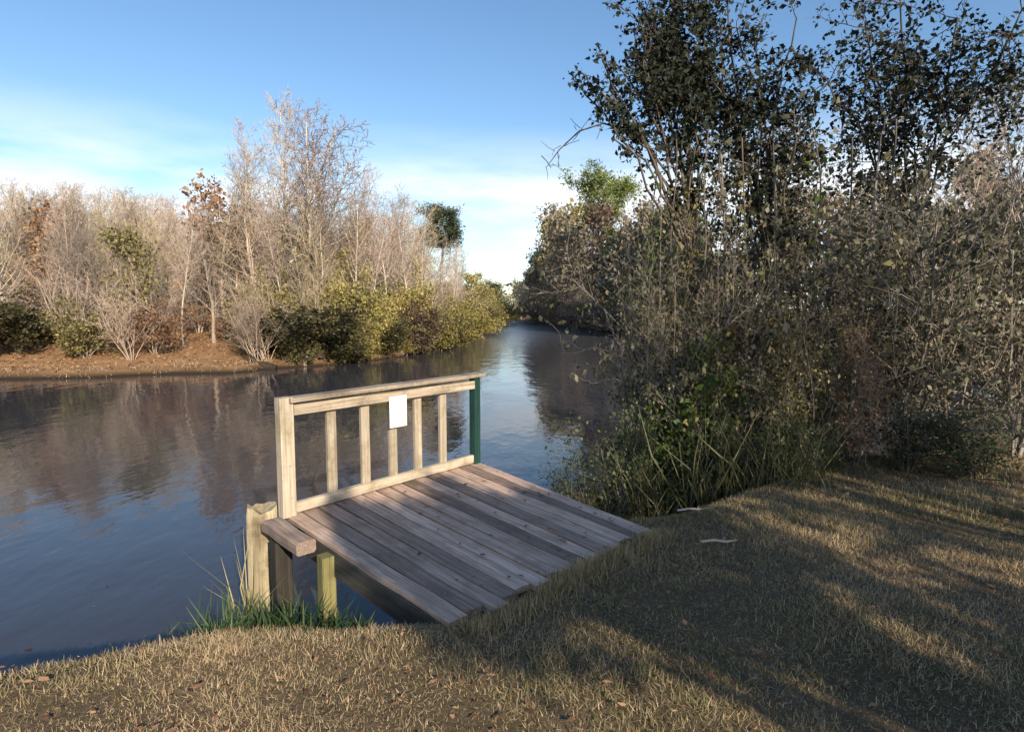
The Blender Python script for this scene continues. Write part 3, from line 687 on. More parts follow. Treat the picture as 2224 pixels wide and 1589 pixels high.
for i in range(22):
    px = 1138+i*13; kx = ('tan', 'olive', 'tan')[i % 3]
    place_px(shrubs_l[kx], px, PR.uniform(610, 655), right_shore(px, .35), {'tan': 'pinkish tan', 'olive': 'olive'}[kx]+' shrub overhanging the water along the far right bank', 'shrub', {'tan': 'pinkish tan', 'olive': 'olive'}[kx]+' shrubs along the far right bank', wide=1.3)
pine_lit = plant('pine_tree', 320, dict(PINE, start=(.70, .2), kids=(15, 6), ratio=(.24, .5), short=(.1, .3), wob=(.03, .12, .2)), 14, .17, 'bark_tan', 'twig_grey', 'l_pinelit', per=80, spread=.24, size=.34, aspect=.10, split=2, sides=(7, 4, 3), droop=-.3)
place_px(pine_lit, 1303, 362, right_shore(1303, 2.0), 'tall pine with a bright green crown above the right bank', 'pine tree', wide=1.25)
for (pr, px, top, Y, lab, wd) in (
        (far_t[1], 1212, 445, right_shore(1212, 1.2), 'yellow green tree at the river side of the right bank', .75),
        (rt_dark, 1285, 436, right_shore(1285, .5), 'dark russet tree below the bright pine', .9),
        (far_t[3], 1240, 500, right_shore(1240, .6), 'smaller grey tan tree left of the bright pine', .9),
        (far_t[2], 1180, 545, right_shore(1180, .8), 'grey green tree nearest the far bend on the right', .9),
        (far_t[0], 1335, 480, right_shore(1335, .5), 'green tree right of the dark russet tree', .9),
        (far_t[3], 1392, 440, right_shore(1392, .8), 'grey green tree above the shaded right bank', .8)):
    place_px(pr, px, top, Y, lab, 'tree', wide=wd)
place_px(rt_dark, 1312, 445, right_shore(1312, .4), 'dark russet tree hiding the foot of the bright pine', 'tree', wide=.9)
GR = 'grey green trees on the far right bank'
cnt = 0
for i in range(600):
    if cnt >= 13: break
    Y = PR.uniform(44, 140); px = PR.uniform(1130, 1560); x = px_at(px, HOR, Y).x
    d_, f_ = signed(np.array([[x, Y]]))
    if not (.8 < d_[0] < 6): continue
    top = float(np.interp(px, (1130, 1160, 1200, 1260, 1400, 1560), (608, 580, 490, 480, 430, 400)))+PR.uniform(0, 110)
    place_px(far_t[PR.choice((2, 3, 2, 0))], px, top, Y, 'grey green tree in the shaded wood on the far right bank', 'tree', GR, wide=PR.uniform(.8, 1.15)); cnt += 1
for i in range(26):
    px = 1145+i*12+PR.uniform(-5, 5); Y = right_shore(px, PR.uniform(.6, 4))
    place_px(bare[i % 5], px, float(np.interp(px, (1130, 1200, 1260, 1460), (590, 520, 490, 440)))+PR.uniform(-10, 90), Y, 'pale leafless tree among the leafy trees of the far right bank', 'bare tree', 'bare trees of the far right bank', wide=1.0)
cnt = 0
for i in range(600):
    if cnt >= 26: break
    Y = PR.uniform(22, 120); px = PR.uniform(1135, 1800); x = px_at(px, HOR, Y).x
    d_, f_ = signed(np.array([[x, Y]]))
    if not (.0 < d_[0] < 2.2): continue
    place_px(bare_shrub, px, PR.uniform(585, 650), Y, 'pale twiggy shrub overhanging the far right bank', 'shrub', 'twiggy shrubs on the far right bank', wide=PR.uniform(1.2, 1.6)); cnt += 1
for i in range(14):
    Y = 20+i*3.0; xx = float(np.interp(Y, (15, 20, 28, 42, 52, 62), (14, 16, 16, 13.6, 12, 11)))+PR.uniform(.3, 1.4)
    place(shrubs_l['dark' if i % 3 else 'red'], xx, Y, PR.uniform(1.2, 2.2), PR.uniform(0, 6), 'low dark shrub along the waterline of the far right bank', 'shrub', 'dark shrubs along the right waterline', wide=1.5)
for i in range(46):
    Y = PR.uniform(14, 45); xx = float(np.interp(Y, (10, 15, 20, 28, 42, 52), (9, 14, 16, 16, 13.6, 12)))+PR.uniform(2, 16)
    place(far_t[PR.choice((2, 3, 0))] if i % 3 else bare[i % 5], xx, Y, PR.uniform(6, 11), PR.uniform(0, 6), ('grey green tree' if i % 3 else 'bare tree')+' in the wood behind the thicket', 'tree' if i % 3 else 'bare tree', 'trees behind the thicket' if i % 3 else 'bare trees behind the thicket')

# ---- near thicket on the right --------------------------------------
TH = dict(seg=(7, 5, 4), wob=(.10, .18, .25), up=(.03, .03, -.02), tip=(.25, .35, .45), kids=(14, 7), start=(.12, .15), ang=(.8, .8), ratio=(.42, .5), short=(.4, .35), rr=(.45, .6), minr=.0035)
thA = plant('thicket_shrub', 401, TH, 3.6, .03, 'bark_grey', 'twig_grey', 'l_thick', per=7, spread=.06, size=.065, stems=6, lean=.28, split=1, sides=(6, 4, 3))
thB = plant('thicket_shrub', 402, TH, 3.6, .03, 'bark_grey', 'twig_grey', 'l_thick', per=6, spread=.07, size=.06, stems=6, lean=.22, split=1, sides=(6, 4, 3))
thD = plant('thicket_shrub', 403, TH, 2.2, .022, 'bark_dark', 'twig_dark', 'l_deep', per=4, spread=.09, size=.055, stems=8, lean=.3, split=1, sides=(6, 4, 3))
thG = plant('climbing_vine', 404, dict(TH, kids=(20, 4), ratio=(.2, .5), start=(.1, .1)), 1.7, .012, 'bark_dark', 'twig_dark', 'l_green', per=8, spread=.05, size=.06, stems=3, lean=.12, split=1, sides=(6, 4, 3), trunk='stem', crown='leaves')
thY = plant('thicket_shrub', 407, TH, 3.0, .025, 'bark_grey', 'twig_grey', 'l_olive', per=6, spread=.07, size=.065, stems=6, lean=.3, split=1, sides=(6, 4, 3))
thN = plant('dry_shrub', 405, TH, 2.6, .02, 'bark_grey', 'twig_grey', 'l_brown', per=5, spread=.05, size=.06, stems=6, lean=.3, split=1, sides=(6, 4, 3))
thT = plant('twiggy_shrub', 406, dict(BARE, seg=(7, 5, 4, 3), kids=(14, 6, 4), start=(.15, .15, .15), wob=(.1, .18, .2, .25), minr=.0022, ratio=(.4, .5, .5)), 3.4, .018, 'bark_grey', 'twig_grey', stems=5, lean=.22, split=2, sides=(5, 4, 3, 3))
for (pr, px, top, Y, lab, cat, wd) in (
        (thA, 1452, 330, 7.9, 'tall grey green shrub at the left edge of the thicket', 'shrub', .62),
        (thB, 1530, 300, 7.6, 'tall shrub in front of the oak trunk', 'shrub', .75),
        (thA, 1620, 270, 7.7, 'dense shrub right of the oak trunk', 'shrub', .8),
        (thB, 1710, 250, 7.6, 'tall thicket shrub beside the tan dry shrub', 'shrub', .8),
        (thT, 1560, 400, 7.0, 'leafless grey shrub tangled in the thicket', 'shrub', .8),
        (thT, 1660, 380, 7.1, 'leafless shrub in the middle of the thicket', 'shrub', .8),
        (thT, 1440, 480, 7.4, 'leafless shrub at the river side of the thicket', 'shrub', .6),
        (thN, 1725, 560, 6.9, 'tan dry leaved shrub in the thicket', 'shrub', .6),
        (thD, 1310, 890, 6.5, 'dark green bush at the water beside the deck', 'bush', .9),
        (thD, 1420, 770, 6.7, 'dark green bush at the left foot of the thicket', 'bush', .62),
        (thD, 1235, 965, 6.3, 'low dark green bush right behind the deck', 'bush', .95),
        (thD, 1545, 830, 6.6, 'dark green bush below the leafless grey shrub', 'bush', 1.0),
        (thG, 1487, 735, 6.55, 'bright green climbing vine on the thicket front', 'vine', .8),
        (thG, 1590, 800, 6.5, 'short green vine beside the sapling trunks', 'vine', .8),
        (thD, 1650, 900, 6.35, 'low bush at the grass edge', 'bush', 1.2),
        (thG, 1715, 915, 6.3, 'low green vine sprawling at the grass edge', 'vine', 1.5),
        (thY, 1500, 520, 7.3, 'olive yellow shrub in the upper thicket', 'shrub', .6),
        (thY, 1600, 560, 6.9, 'olive yellow shrub in front of the saplings', 'shrub', .7),
        (thY, 1690, 700, 6.5, 'low olive yellow shrub by the tan dry shrub', 'shrub', .8),
        (thY, 1415, 430, 7.6, 'thin olive yellow shrub nearest the river in the thicket', 'shrub', .45),
        (thA, 1560, 640, 6.7, 'short grey green shrub at the middle of the grass edge', 'shrub', .8),
        (thY, 1780, 620, 6.4, 'olive yellow shrub just past the dry leaved shrub', 'shrub', .8),
        (thA, 1830, 230, 7.4, 'grey green shrub past the dry leaved shrub', 'shrub', .85),
        (thB, 1960, 260, 7.0, 'tall shrub near the right end of the thicket', 'shrub', .85),
        (thA, 2090, 220, 6.9, 'tall shrub at the far right end of the thicket', 'shrub', .85),
        (thB, 2230, 260, 6.6, 'last tall shrub of the thicket by the picture edge', 'shrub', .85),
        (thD, 1800, 860, 6.2, 'dark bush below the shrub past the dry leaved one', 'bush', 1.2),
        (thN, 1890, 640, 6.3, 'second tan dry leaved shrub farther along the thicket', 'shrub', .7),
        (thD, 1990, 850, 6.0, 'dark bush near the right end of the thicket', 'bush', 1.2),
        (thT, 1900, 420, 6.9, 'leafless shrub farther along the thicket', 'shrub', .8),
        (thD, 2150, 830, 5.8, 'dark bush at the far right grass edge', 'bush', 1.2)):
    place_px(pr, px, top, Y, lab, cat, wide=wd)
thStem = plant('thin_sapling', 415, dict(BARE, seg=(8, 4, 3), kids=(9, 4), start=(.35, .2), wob=(.035, .15, .2), minr=.003, ratio=(.22, .5), flare=1.1), 3.6, .017, 'bark_grey', 'twig_grey', split=1, sides=(6, 4, 3))
# sapling trunks
for (px, top, Y, lx, lab) in ((1592, 330, 7.1, .25, 'slender grey sapling leaning left in the thicket'), (1628, 300, 7.2, -.1, 'straight grey sapling in the thicket'), (1690, 380, 6.9, .15, 'slender sapling beside the tan dry shrub'), (1840, 300, 6.7, -.2, 'slender sapling farther right in the thicket')):
    b_ = px_at(px, 1000, Y); z0 = gz(b_.x, Y); zt = px_at(px, top, Y).z
    V, F = [], []
    tube(V, F, [(0, 0, -.1), (-lx*.15, .02, (zt-z0)*.3), (-lx*.6, 0, (zt-z0)*.65), (-lx, .05, zt-z0)], [.034, .028, .02, .008], 8)
    rt = empty('sapling', (b_.x, Y, z0)); tag(rt, lab, 'sapling')
    link('trunk', mesh_vf('trunk', V, F, smooth=True), M['bark_grey'], rt)
    rg = np.random.default_rng(int(px)); br = []
    for i in range(12):
        t_ = rg.uniform(.4, 1); q = np.array([-lx*t_, .03, (zt-z0)*t_]); d = unit(np.array([rg.normal(), rg.normal(), .5]))
        grow(rg, q, d, rg.uniform(.4, .9), .007, 0, dict(seg=(5, 3), wob=(.15, .2), up=(.02, .0), tip=(.4, .5), kids=(5,), start=(.2,), ang=(.8,), ratio=(.5,), short=(.3,), rr=(.6,), minr=.003), br)
    V, F = [], []
    for (l, p_, r_) in br: tube(V, F, p_, r_, 3)
    LV = leaf_quads(rg, tip_points(rg, br, 1, 4, .04), .06); crown_obj('crown', LV, rg.random(len(LV)), V, F, M['l_thick'], M['bark_grey'], rt)

# vines hanging from the crown
for i, (px, t_, b_, Y) in enumerate(((1425, 330, 700, 7.1), (1462, 300, 820, 6.9), (1505, 320, 760, 7.0), (1538, 280, 900, 6.8), (1572, 330, 680, 6.9), (1612, 300, 880, 6.75), (1648, 340, 760, 6.9), (1678, 310, 930, 6.7), (1716, 300, 820, 6.6), (1770, 280, 800, 6.5), (1850, 300, 850, 6.3), (1940, 260, 820, 6.2))):
    rg = np.random.default_rng(900+i); a = np.array(px_at(px, t_, Y)); b = np.array(px_at(px+rg.uniform(-22, 22), b_, Y)); b[1] += rg.uniform(-.1, .1)
    s_ = np.linspace(0, 1, 16)[:, None]; path = a+(b-a)*s_; path[:, :2] += .035*np.sin(np.linspace(0, rg.uniform(6, 13), 16)+i)[:, None]*rg.normal(size=2)
    o0 = a.copy(); V, F = [], []; tube(V, F, path-o0, np.linspace(.009, .004, 16), 5)
    rt = empty('hanging_vine', tuple(o0)); tag(rt, 'thin vine hanging straight down from the oak crowns into the thicket', 'vine', 'vines hanging in the thicket')
    link('stem', mesh_vf('stem', V, F, smooth=True), M['bark_dark'], rt)
    q = (path-o0)[rg.integers(2, 16, 90)]+rg.normal(size=(90, 3))*np.array([.05, .05, .12]); LV = leaf_quads(rg, q, .065, .3, .5)
    link('leaves', quads_mesh('leaves', LV, 4, rg.random(len(LV))), M[('l_green', 'l_thick', 'l_olive')[i % 3]], rt)
for i in range(16):
    px = 1400+i*27+PR.uniform(-8, 8); Y = PR.uniform(6.6, 7.4)
    place_px(thStem, px, PR.uniform(330, 620), Y, 'straight thin grey stem standing in the thicket', 'sapling', 'thin stems in the thicket', wide=.6)

# the big oak over the thicket: limbs reach out to hand placed sprays of leaves
def oak(name, base, fork, sprays, label, rg, trunk_r=.13, leafsize=.085, per=34, leafm='l_oak', i0=4):
    rt = empty(name, base); tag(rt, label, 'oak tree'); b = Vector(base)
    tr, tw = ([], []), ([], [])
    f = np.array(fork-b); LVs = []
    tube(*tr, [(0, 0, -.2), tuple(f*.35+np.array([.08, .03, 0])), tuple(f*.7), tuple(f)], [trunk_r*1.25, trunk_r, trunk_r*.85, trunk_r*.7], 12)
    for (c, rad, dens) in sprays:
        c = np.array(c-b); f0 = f; f = f0*rg.uniform(.72, 1.0); mid = f+(c-f)*.5+np.array([rg.normal()*.12, rg.normal()*.12, .18*np.linalg.norm(c-f)])
        s = np.linspace(0, 1, 8)[:, None]; path = (1-s)**2*f+2*s*(1-s)*mid+s*s*c
        path[1:-1] += rg.normal(size=path[1:-1].shape)*.035
        f = f0; tube(*tr, path, np.linspace(.017 if trunk_r < .08 else trunk_r*.3, .008, 8), 6)
        br = []
        nb = int(12*dens*max(1, rad/.35))
        for k in range(nb):
            q = path[int(rg.integers(i0, 8))]; d = unit(rg.normal(size=3)+np.array([0, 0, .1]))
            grow(rg, q, d, rad*rg.uniform(.7, 1.25), .007, 0, dict(seg=(5, 3), wob=(.2, .25), up=(-.01, -.04), tip=(.4, .5), kids=(6,), start=(.25,), ang=(.8,), ratio=(.5,), short=(.3,), rr=(.6,), minr=.0028), br)
        for (l, p_, r_) in br: tube(*tw, p_, r_, 3)
        if br: LVs.append(leaf_quads(rg, tip_points(rg, br, 1, max(2, int(per*dens/8)), .035), leafsize, .3, .25))
    link('trunk', mesh_vf('trunk', *tr, smooth=True), M['bark_dark'], rt)
    LV = np.concatenate(LVs); crown_obj('crown', LV, rg.random(len(LV)), tw[0], tw[1], M[leafm], M['twig_dark'], rt)
    return rt
S = []
for (px, py, Y, rad, dens) in ((1390, 45, 6.9, .42, 1.5), (1440, 40, 7.1, .4, 1.4), (1500, 130, 7.0, .4, 1.4), (1550, 180, 7.1, .4, 1.1), (1420, 200, 6.9, .3, 1.1), (1600, 60, 7.2, .35, .8), (1600, 270, 7.3, .35, .8), (1310, 130, 6.6, .18, .8), (1450, 110, 7.0, .42, 1.6), (1520, 60, 7.2, .45, 1.5), (1400, 130, 6.6, .32, 1.3), (1570, 130, 7.3, .4, 1.2), (1480, 190, 7.2, .35, 1.1),
                           (1290, 170, 6.5, .26, .8), (1335, 215, 6.7, .24, .7), (1330, 130, 6.6, .2, .5), (1270, 205, 6.4, .16, .7), (1560, 230, 7.5, .38, 1.0), (1640, 200, 7.4, .42, .9), (1510, 270, 7.4, .3, .7), (1700, 130, 7.0, .35, 1.0),
                           (1725, 250, 7.1, .42, 1.4), (1640, 310, 7.6, .45, 1.0), (1590, 380, 7.6, .4, .9), (1400, 300, 7.2, .2, .6), (1730, 40, 6.8, .3, 1.0), (1470, 340, 7.5, .28, .8), (1540, 330, 7.4, .3, .9), (1500, 420, 7.5, .3, .8), (1680, 400, 7.2, .35, 1.0), (1720, 360, 7.0, .35, 1.2), (1620, 470, 7.1, .35, .9), (1560, 460, 7.3, .3, .7), (1700, 500, 7.0, .3, .9), (1350, 250, 6.8, .18, .6), (1660, 30, 7.2, .25, .3), (1440, -60, 7.0, .5, 1.4), (1560, -60, 7.2, .5, 1.2),
                           (1800, 180, 7.0, .5, 1.3), (1880, 60, 6.9, .5, 1.2), (1980, 150, 6.8, .5, 1.3), (2080, 40, 6.6, .5, 1.2), (2180, 130, 6.5, .5, 1.3), (1860, 300, 7.2, .5, 1.1), (2030, 300, 7.0, .5, 1.1), (2220, 20, 6.4, .5, 1.2), (1960, -60, 6.8, .5, 1.2), (1330, 300, 6.9, .12, .4)):
    S.append((px_at(px, py, Y), rad, dens))
rgo = np.random.default_rng(9)
def px_of(p): return CX+FPX*p.x/(p.y*math.cos(PITCH)-(p.z-EYE)*math.sin(PITCH))
for k_, (lo_, hi_, bpx, fpx, fpy, lab) in enumerate(((0, 1545, 1545, 1490, 400, 'dark leaved oak leaning toward the river over the thicket'), (1545, 1790, 1690, 1660, 470, 'dark leaved oak rising from the middle of the thicket'), (1790, 3000, 1990, 1960, 430, 'dark leaved oak at the right end of the thicket'))):
    b_ = px_at(bpx, 1000, 7.6); b_.z = gz(b_.x, 7.6)
    o_ = oak('oak_tree', b_, px_at(fpx, fpy, 7.5), [q for q in S if lo_ <= px_of(q[0]) < hi_], lab, rgo, trunk_r=.06, leafsize=.06, per=46)
    if k_ == 0: OAK, ob = o_, b_
# bare drooping twig at its left side
V, F = [], []
pts = [px_at(1420, 330, 7.2), px_at(1370, 285, 7.1), px_at(1310, 268, 7.0), px_at(1258, 285, 6.9), px_at(1215, 325, 6.9), px_at(1188, 362, 6.9)]
tube(V, F, [tuple(p-ob) for p in pts], [.016, .013, .011, .009, .007, .004], 5)
for i in range(2, 6):
    for k in range(5):
        p = np.array(pts[i]-ob)+rgo.normal(size=3)*.03; d = unit(rgo.normal(size=3)+np.array([-.6, 0, -.5])); tube(V, F, [p, p+d*.09, p+d*.17+rgo.normal(size=3)*.03], [.005, .004, .003], 3)
link('drooping_branch', mesh_vf('drooping_branch', V, F), M['twig_dark'], OAK)

# trees outside the picture that shade the deck and the grass (towards the sun)
wv = lambda w_, v_: Vector((-SH.y*w_+SH.x*v_, SH.x*w_+SH.y*v_, 0))
rgs = np.random.default_rng(31)
def shade_tree(w_, v_, spray_list, label, rg, **k):
    b_ = wv(w_, v_); b_.z = 0
    sp = []
    for (dw, dv, z, rad, dens) in spray_list:
        q = wv(w_+dw, v_+dv); q.z = z; sp.append((q, rad, dens))
    fz = min(s_[2] for s_ in spray_list)*.8
    return oak('oak_tree', b_, b_+Vector((0, 0, max(.5, fz))), sp, label, rg, **k)
low = []
for i in range(44):
    dw_ = rgs.uniform(-2.3, .1); up_ = dw_ < -.55
    low.append((dw_, rgs.uniform(-.45, .45), rgs.uniform(3.85, 4.42) if up_ else rgs.uniform(1.9, 4.35), .24 if up_ else .40, 1.25))
low += [(rgs.uniform(-.2, 1.1), rgs.uniform(-.8, .8), rgs.uniform(1.9, 4.0), .40, .9) for i in range(11)]
shade_tree(3.2, 5.0, low, 'low broad oak just behind the viewer that shades the deck', rgs, trunk_r=.12, leafsize=.10, i0=6)
for j, (w_, v_) in enumerate(((5.6, 6.0), (10.2, 7.0))):
    hi = [(rgs.uniform(-2.4, 2.4), rgs.uniform(-2.0, 2.0), rgs.uniform(2.0, 8.8), .5, .6) for i in range(27)]
    shade_tree(w_, v_, hi, ('tall oak that shades the grass, nearer the viewer', 'tall oak that shades the thicket, farther right')[j], rgs, trunk_r=.2, leafsize=.15)

# ------------------------------------------------------------------ grass, litter, weeds
rg = np.random.default_rng(12)
def scatter(n, x0, x1, y0, y1, dmin):
    P = np.stack([rg.uniform(x0, x1, n), rg.uniform(y0, y1, n)], 1)
    h, d, f = heights(P); k = (d > dmin) & ~f; P, h, d = P[k], h[k], d[k]
    # nothing grows through the planks
    a2, b2, c2, d2 = (np.array(v_[:2]) for v_ in (A_, B_, C_, D_)); ins = np.ones(len(P), bool)
    for (p_, q_) in ((a2, b2), (b2, c2), (c2, d2), (d2, a2)):
        e_ = q_-p_; nrm = np.array([e_[1], -e_[0]])/np.hypot(*e_); ins &= ((P-p_)@nrm) < -.02
    keep = ~ins | ((h < -.25) & (rg.random(len(P)) < .3)); return P[keep], h[keep], d[keep]
def blades(P, h, lo, hi, wd, lean):
    n = len(P); Lb = rg.uniform(lo, hi, n)*(.72+.3*hnoise(P[:, 0]*2.2, P[:, 1]*2.2)+.22*hnoise(P[:, 0]*9, P[:, 1]*8)); a_ = rg.uniform(0, 6.28, n); b_ = rg.uniform(0, 6.28, n)
    base = np.concatenate([P, h[:, None]-.004], 1); s = np.stack([np.cos(a_), np.sin(a_), 0*a_], 1)*(wd*rg.uniform(.6, 1.3, n))[:, None]
    le = np.abs(rg.normal(size=n))*lean; d = unit(np.stack([np.cos(b_)*le, np.sin(b_)*le, np.ones(n)], 1))
    t_ = base+d*Lb[:, None]; V = np.empty((n, 4, 3)); V[:, 0] = base-s; V[:, 1] = base+s; V[:, 2] = t_+s*.2; V[:, 3] = t_-s*.2
    return V
VV, TT = [], []
for (n, x0, x1, y0, y1, lo, hi, wd) in ((210000, -3.2, 4.2, 1.0, 5.2, .022, .062, .0021), (130000, -4.5, 8.5, 4.4, 8.2, .03, .08, .003), (60000, -9, 9, -1, 4.4, .03, .07, .003)):
    P, h, d = scatter(n, x0, x1, y0, y1, .35)
    bare_ = hnoise(P[:, 0]*1.9+.7*hnoise(P[:, 1]*3, P[:, 0]*3), P[:, 1]*2.3)+.5*hnoise(P[:, 0]*6.1, P[:, 1]*5.3)
    kk = rg.random(len(P)) < np.clip(1.0+bare_*.7, .4, 1); P, h = P[kk], h[kk]
    VV.append(blades(P, h, lo, hi, wd, 1.7))
    patch = .5+.28*hnoise(P[:, 0]*1.1+2, P[:, 1]*1.1)+.12*hnoise(P[:, 0]*4, P[:, 1]*4)
    TT.append(np.clip(patch*.95-.08+rg.normal(size=len(P))*.25-.22*sm(hnoise(P[:, 0]*.8+5, P[:, 1]*1.3)*1.6), 0, 1))
P, h, d = scatter(110000, -3.4, 4.6, 1.0, 5.6, .25)                 # thatch lying flat between the blades
VV.append(blades(P, h+.006, .025, .07, .0018, 6.0)); TT.append(np.clip(.55+.2*hnoise(P[:, 0]*1.7, P[:, 1]*2.1)+rg.normal(size=len(P))*.28, 0, 1))
g = link('grass', quads_mesh('grass', np.concatenate(VV), 4, np.concatenate(TT)), M['grass']); tag(g, 'short dry winter grass on the near bank', 'grass', kind='stuff')
P, h, d = scatter(17000, -4, 9, 1.0, 7.5, .4)
P3 = np.concatenate([P, h[:, None]+rg.uniform(.008, .045, len(P))[:, None]], 1)
V = leaf_quads(rg, P3, .042, .24, .0); V = P3[:, None, :]+(V-P3[:, None, :])*rg.choice([.3, .5, .7, 1.0], len(P3))[:, None, None]; c_ = P3[:, None, :]; V = c_+(V-c_)*np.array([1, 1, .35])
tag(link('leaf_litter', quads_mesh('leaf_litter', V, 4, rg.random(len(V))), M['litter']), 'small fallen brown leaves scattered in the grass', 'fallen leaves', kind='stuff')
n_ = 130; uu, vv = rg.random(n_)**.7, rg.random(n_)**.6
P3 = np.array([tuple(quad(a_, b_)+UP*rg.uniform(.004, .012)) for a_, b_ in zip(uu, vv)])
V = leaf_quads(rg, P3, .045, .32, .0); c_ = P3[:, None, :]; V = c_+(V-c_)*np.array([1, 1, .12])
tag(link('deck_leaves', quads_mesh('deck_leaves', V, 4, rg.random(n_)), M['litter']), 'dead brown leaves lying on the deck planks', 'fallen leaves', kind='stuff')
# tufts that lap over the plank ends
t_ = rg.random(5200); e_ = np.array(B_)[None, :2]*(1-t_[:, None])+np.array(C_)[None, :2]*t_[:, None]; nrm = np.array([(C_-B_).y, -(C_-B_).x]); nrm /= np.hypot(*nrm)
P = e_+nrm*np.abs(rg.normal(size=5200)*.09)[:, None]+.015; h, d, f = heights(P)
V = blades(P, h, .05, .12, .0024, .8); tag(link('edge_grass', quads_mesh('edge_grass', V, 4, np.clip(rg.normal(.4, .25, len(V)), 0, 1)), M['grass']), 'longer grass growing against the plank ends of the deck', 'grass', kind='stuff')
# leaves and bits afloat near the bank
P = np.stack([rg.uniform(-9, 9, 9000), rg.uniform(1, 12, 9000)], 1); h, d, f = heights(P); k = (d < -.03) & (d > -3) & ~f & (rg.random(len(P)) < .22*np.exp(d*1.1)); P = P[k]
P3 = np.concatenate([P, np.full((len(P), 1), WATER_Z+.004)], 1); V = leaf_quads(rg, P3, .05, .3, .0); c_ = P3[:, None, :]; V = c_+(V-c_)*np.array([1, 1, .06])
tag(link('floating_leaves', quads_mesh('floating_leaves', V, 4, rg.random(len(V))), M['litter']), 'brown leaves floating on the water near the bank', 'fallen leaves', kind='stuff')
# leaf litter on the brown far bank
P = np.stack([rg.uniform(-40, -5, 26000), rg.uniform(19, 34, 26000)], 1); h, d, f = heights(P); k = (d > .3) & f; P3 = np.concatenate([P[k], h[k][:, None]+.01], 1)
V = leaf_quads(rg, P3, .13, .35, .0); c_ = P3[:, None, :]; V = c_+(V-c_)*np.array([1, 1, .5])
tag(link('bank_leaves', quads_mesh('bank_leaves', V, 4, rg.random(len(V))), M['l_orange']), 'brown dead leaves covering the left bank', 'fallen leaves', kind='stuff')
P = np.stack([rg.uniform(-45, -4, 60000), rg.uniform(19, 40, 60000)], 1); h, d, f = heights(P); k = (d > .02) & (d < 2.2) & f & (rg.random(len(P)) < np.clip(1.1-d*.45+.6*hnoise(P[:, 0]*1.3, P[:, 1]*1.9), .05, 1)); P, h = P[k], h[k]
V = blades(P, h, .05, .26, .010, 1.3)
tag(link('bank_grass', quads_mesh('bank_grass', V, 4, np.clip(rg.normal(.62, .2, len(V)), 0, 1)), M['grass']), 'dead tan grass along the edge of the left bank', 'grass', kind='stuff')
# weeds by the deck corner
def weed(name, x, y, n, ln, label, mat, spread=.12, wd=.006, lean=.35):
    z = gz(x, y); a_ = rg.uniform(0, 6.28, n); r_ = spread*np.sqrt(rg.random(n)); base = np.stack([np.cos(a_)*r_, np.sin(a_)*r_, 0*a_], 1)
    d = unit(np.stack([rg.normal(size=n)*lean, rg.normal(size=n)*lean, np.ones(n)], 1)); Lb = (ln*rg.uniform(.5, 1.15, n))[:, None]
    s = unit(np.cross(d, rg.normal(size=(n, 3))))*wd; b2 = unit(d+np.stack([rg.normal(size=n)*.35, rg.normal(size=n)*.35, -.25*np.ones(n)], 1))
    m_ = base+d*Lb*.55; t_ = m_+b2*Lb*.45; Q = np.empty((n, 2, 4, 3))
    Q[:, 0, 0] = base-s*.7; Q[:, 0, 1] = base+s*.7; Q[:, 0, 2] = m_+s; Q[:, 0, 3] = m_-s
    Q[:, 1, 0] = m_-s; Q[:, 1, 1] = m_+s; Q[:, 1, 2] = t_+s*.1; Q[:, 1, 3] = t_-s*.1
    o = link(name, quads_mesh(name, Q.reshape(-1, 4, 3), 4, np.repeat(rg.random(n), 2)), M[mat]); o.location = (x, y, z-.02)
    return tag(o, label, 'weed')
weed('weed_clump', -1.68, 3.42, 210, .42, 'dark green weed clump at the grass edge below the piling', 'reed', .2)
weed('weed_clump', -1.30, 3.30, 180, .30, 'dark green weed clump below the pinkish beam end', 'reed', .2)
weed('weed_clump', -2.05, 3.62, 120, .40, 'taller green weeds at the waterline left of the piling', 'reed', .2)
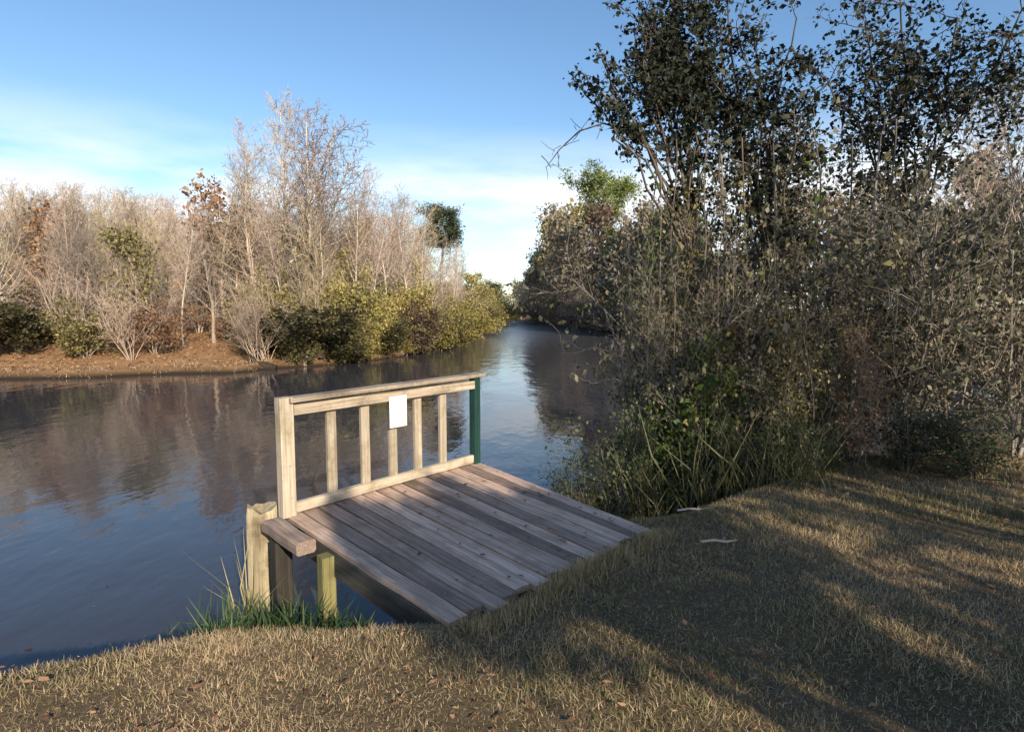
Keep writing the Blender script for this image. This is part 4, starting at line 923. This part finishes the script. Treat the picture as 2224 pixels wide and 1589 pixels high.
weed('weed_clump', -.95, 3.12, 90, .15, 'low weed clump below the near deck edge', 'reed', .16)
weed('weed_clump', -1.5, 3.62, 150, .42, 'broad dark green weed clump right under the piling', 'reed', .24)
weed('weed_clump', -2.45, 3.55, 110, .36, 'green weeds on the bank edge farther left of the piling', 'reed', .22)
weed('weed_stalks', -2.12, 4.55, 16, 1.05, 'few pale straw stalks beside the piling', 'straw', .08, .005, .12)
M['reedy'] = leaf_mat('olive_reed_grass', ((.035, .045, .016), (.08, .085, .035), (.16, .145, .075)), trans=.22)
for i, (px, Y, ln) in enumerate(((1190, 6.1, .55), (1262, 6.0, .75), (1330, 6.05, .95), (1395, 6.0, 1.1), (1455, 5.9, .9), (1520, 5.95, 1.2), (1580, 5.9, .85), (1645, 5.8, 1.0), (1705, 5.7, .9), (1780, 5.6, 1.0))):
    weed('reed_clump', px_at(px, HOR, Y).x+.12*math.sin(i*2.7), Y+.15*math.cos(i*1.9), (45, 80, 60)[i % 3], ln*(.8, 1.0, .7, .95)[i % 4], 'olive reedy grass clump at the foot of the thicket', 'reedy', .26, .005, .34)['group'] = 'reedy grass clumps at the foot of the thicket'
# pale sticks on the grass
for (px, py, ln, ang, lab) in ((1508, 1077, .30, .1, 'pale broken stick on the grass before the thicket'), (1562, 1168, .26, -.05, 'shorter pale stick lying in the open grass')):
    q = px_at(px, py, 1); r_ = (q-Vector((0, 0, EYE))); k = -(EYE-.03)/r_.z; p = Vector((0, 0, EYE))+r_*k
    V, F = [], []; tube(V, F, [(-ln/2, 0, .0), (-ln*.1, .012, .008), (ln*.2, -.006, .006), (ln/2, .015, .012)], [.010, .011, .009, .005], 6)
    tube(V, F, [(ln*.1, .0, .006), (ln*.22, .05, .02)], [.006, .003], 5)
    o = link('fallen_stick', mesh_vf('fallen_stick', V, F, smooth=True), M['bark_pale']); o.location = (p.x, p.y, gz(p.x, p.y)+.025); o.rotation_euler = (0, 0, ang); tag(o, lab, 'stick')

for o in list(COL.objects):
    if 'h' in o.keys(): del o['h']
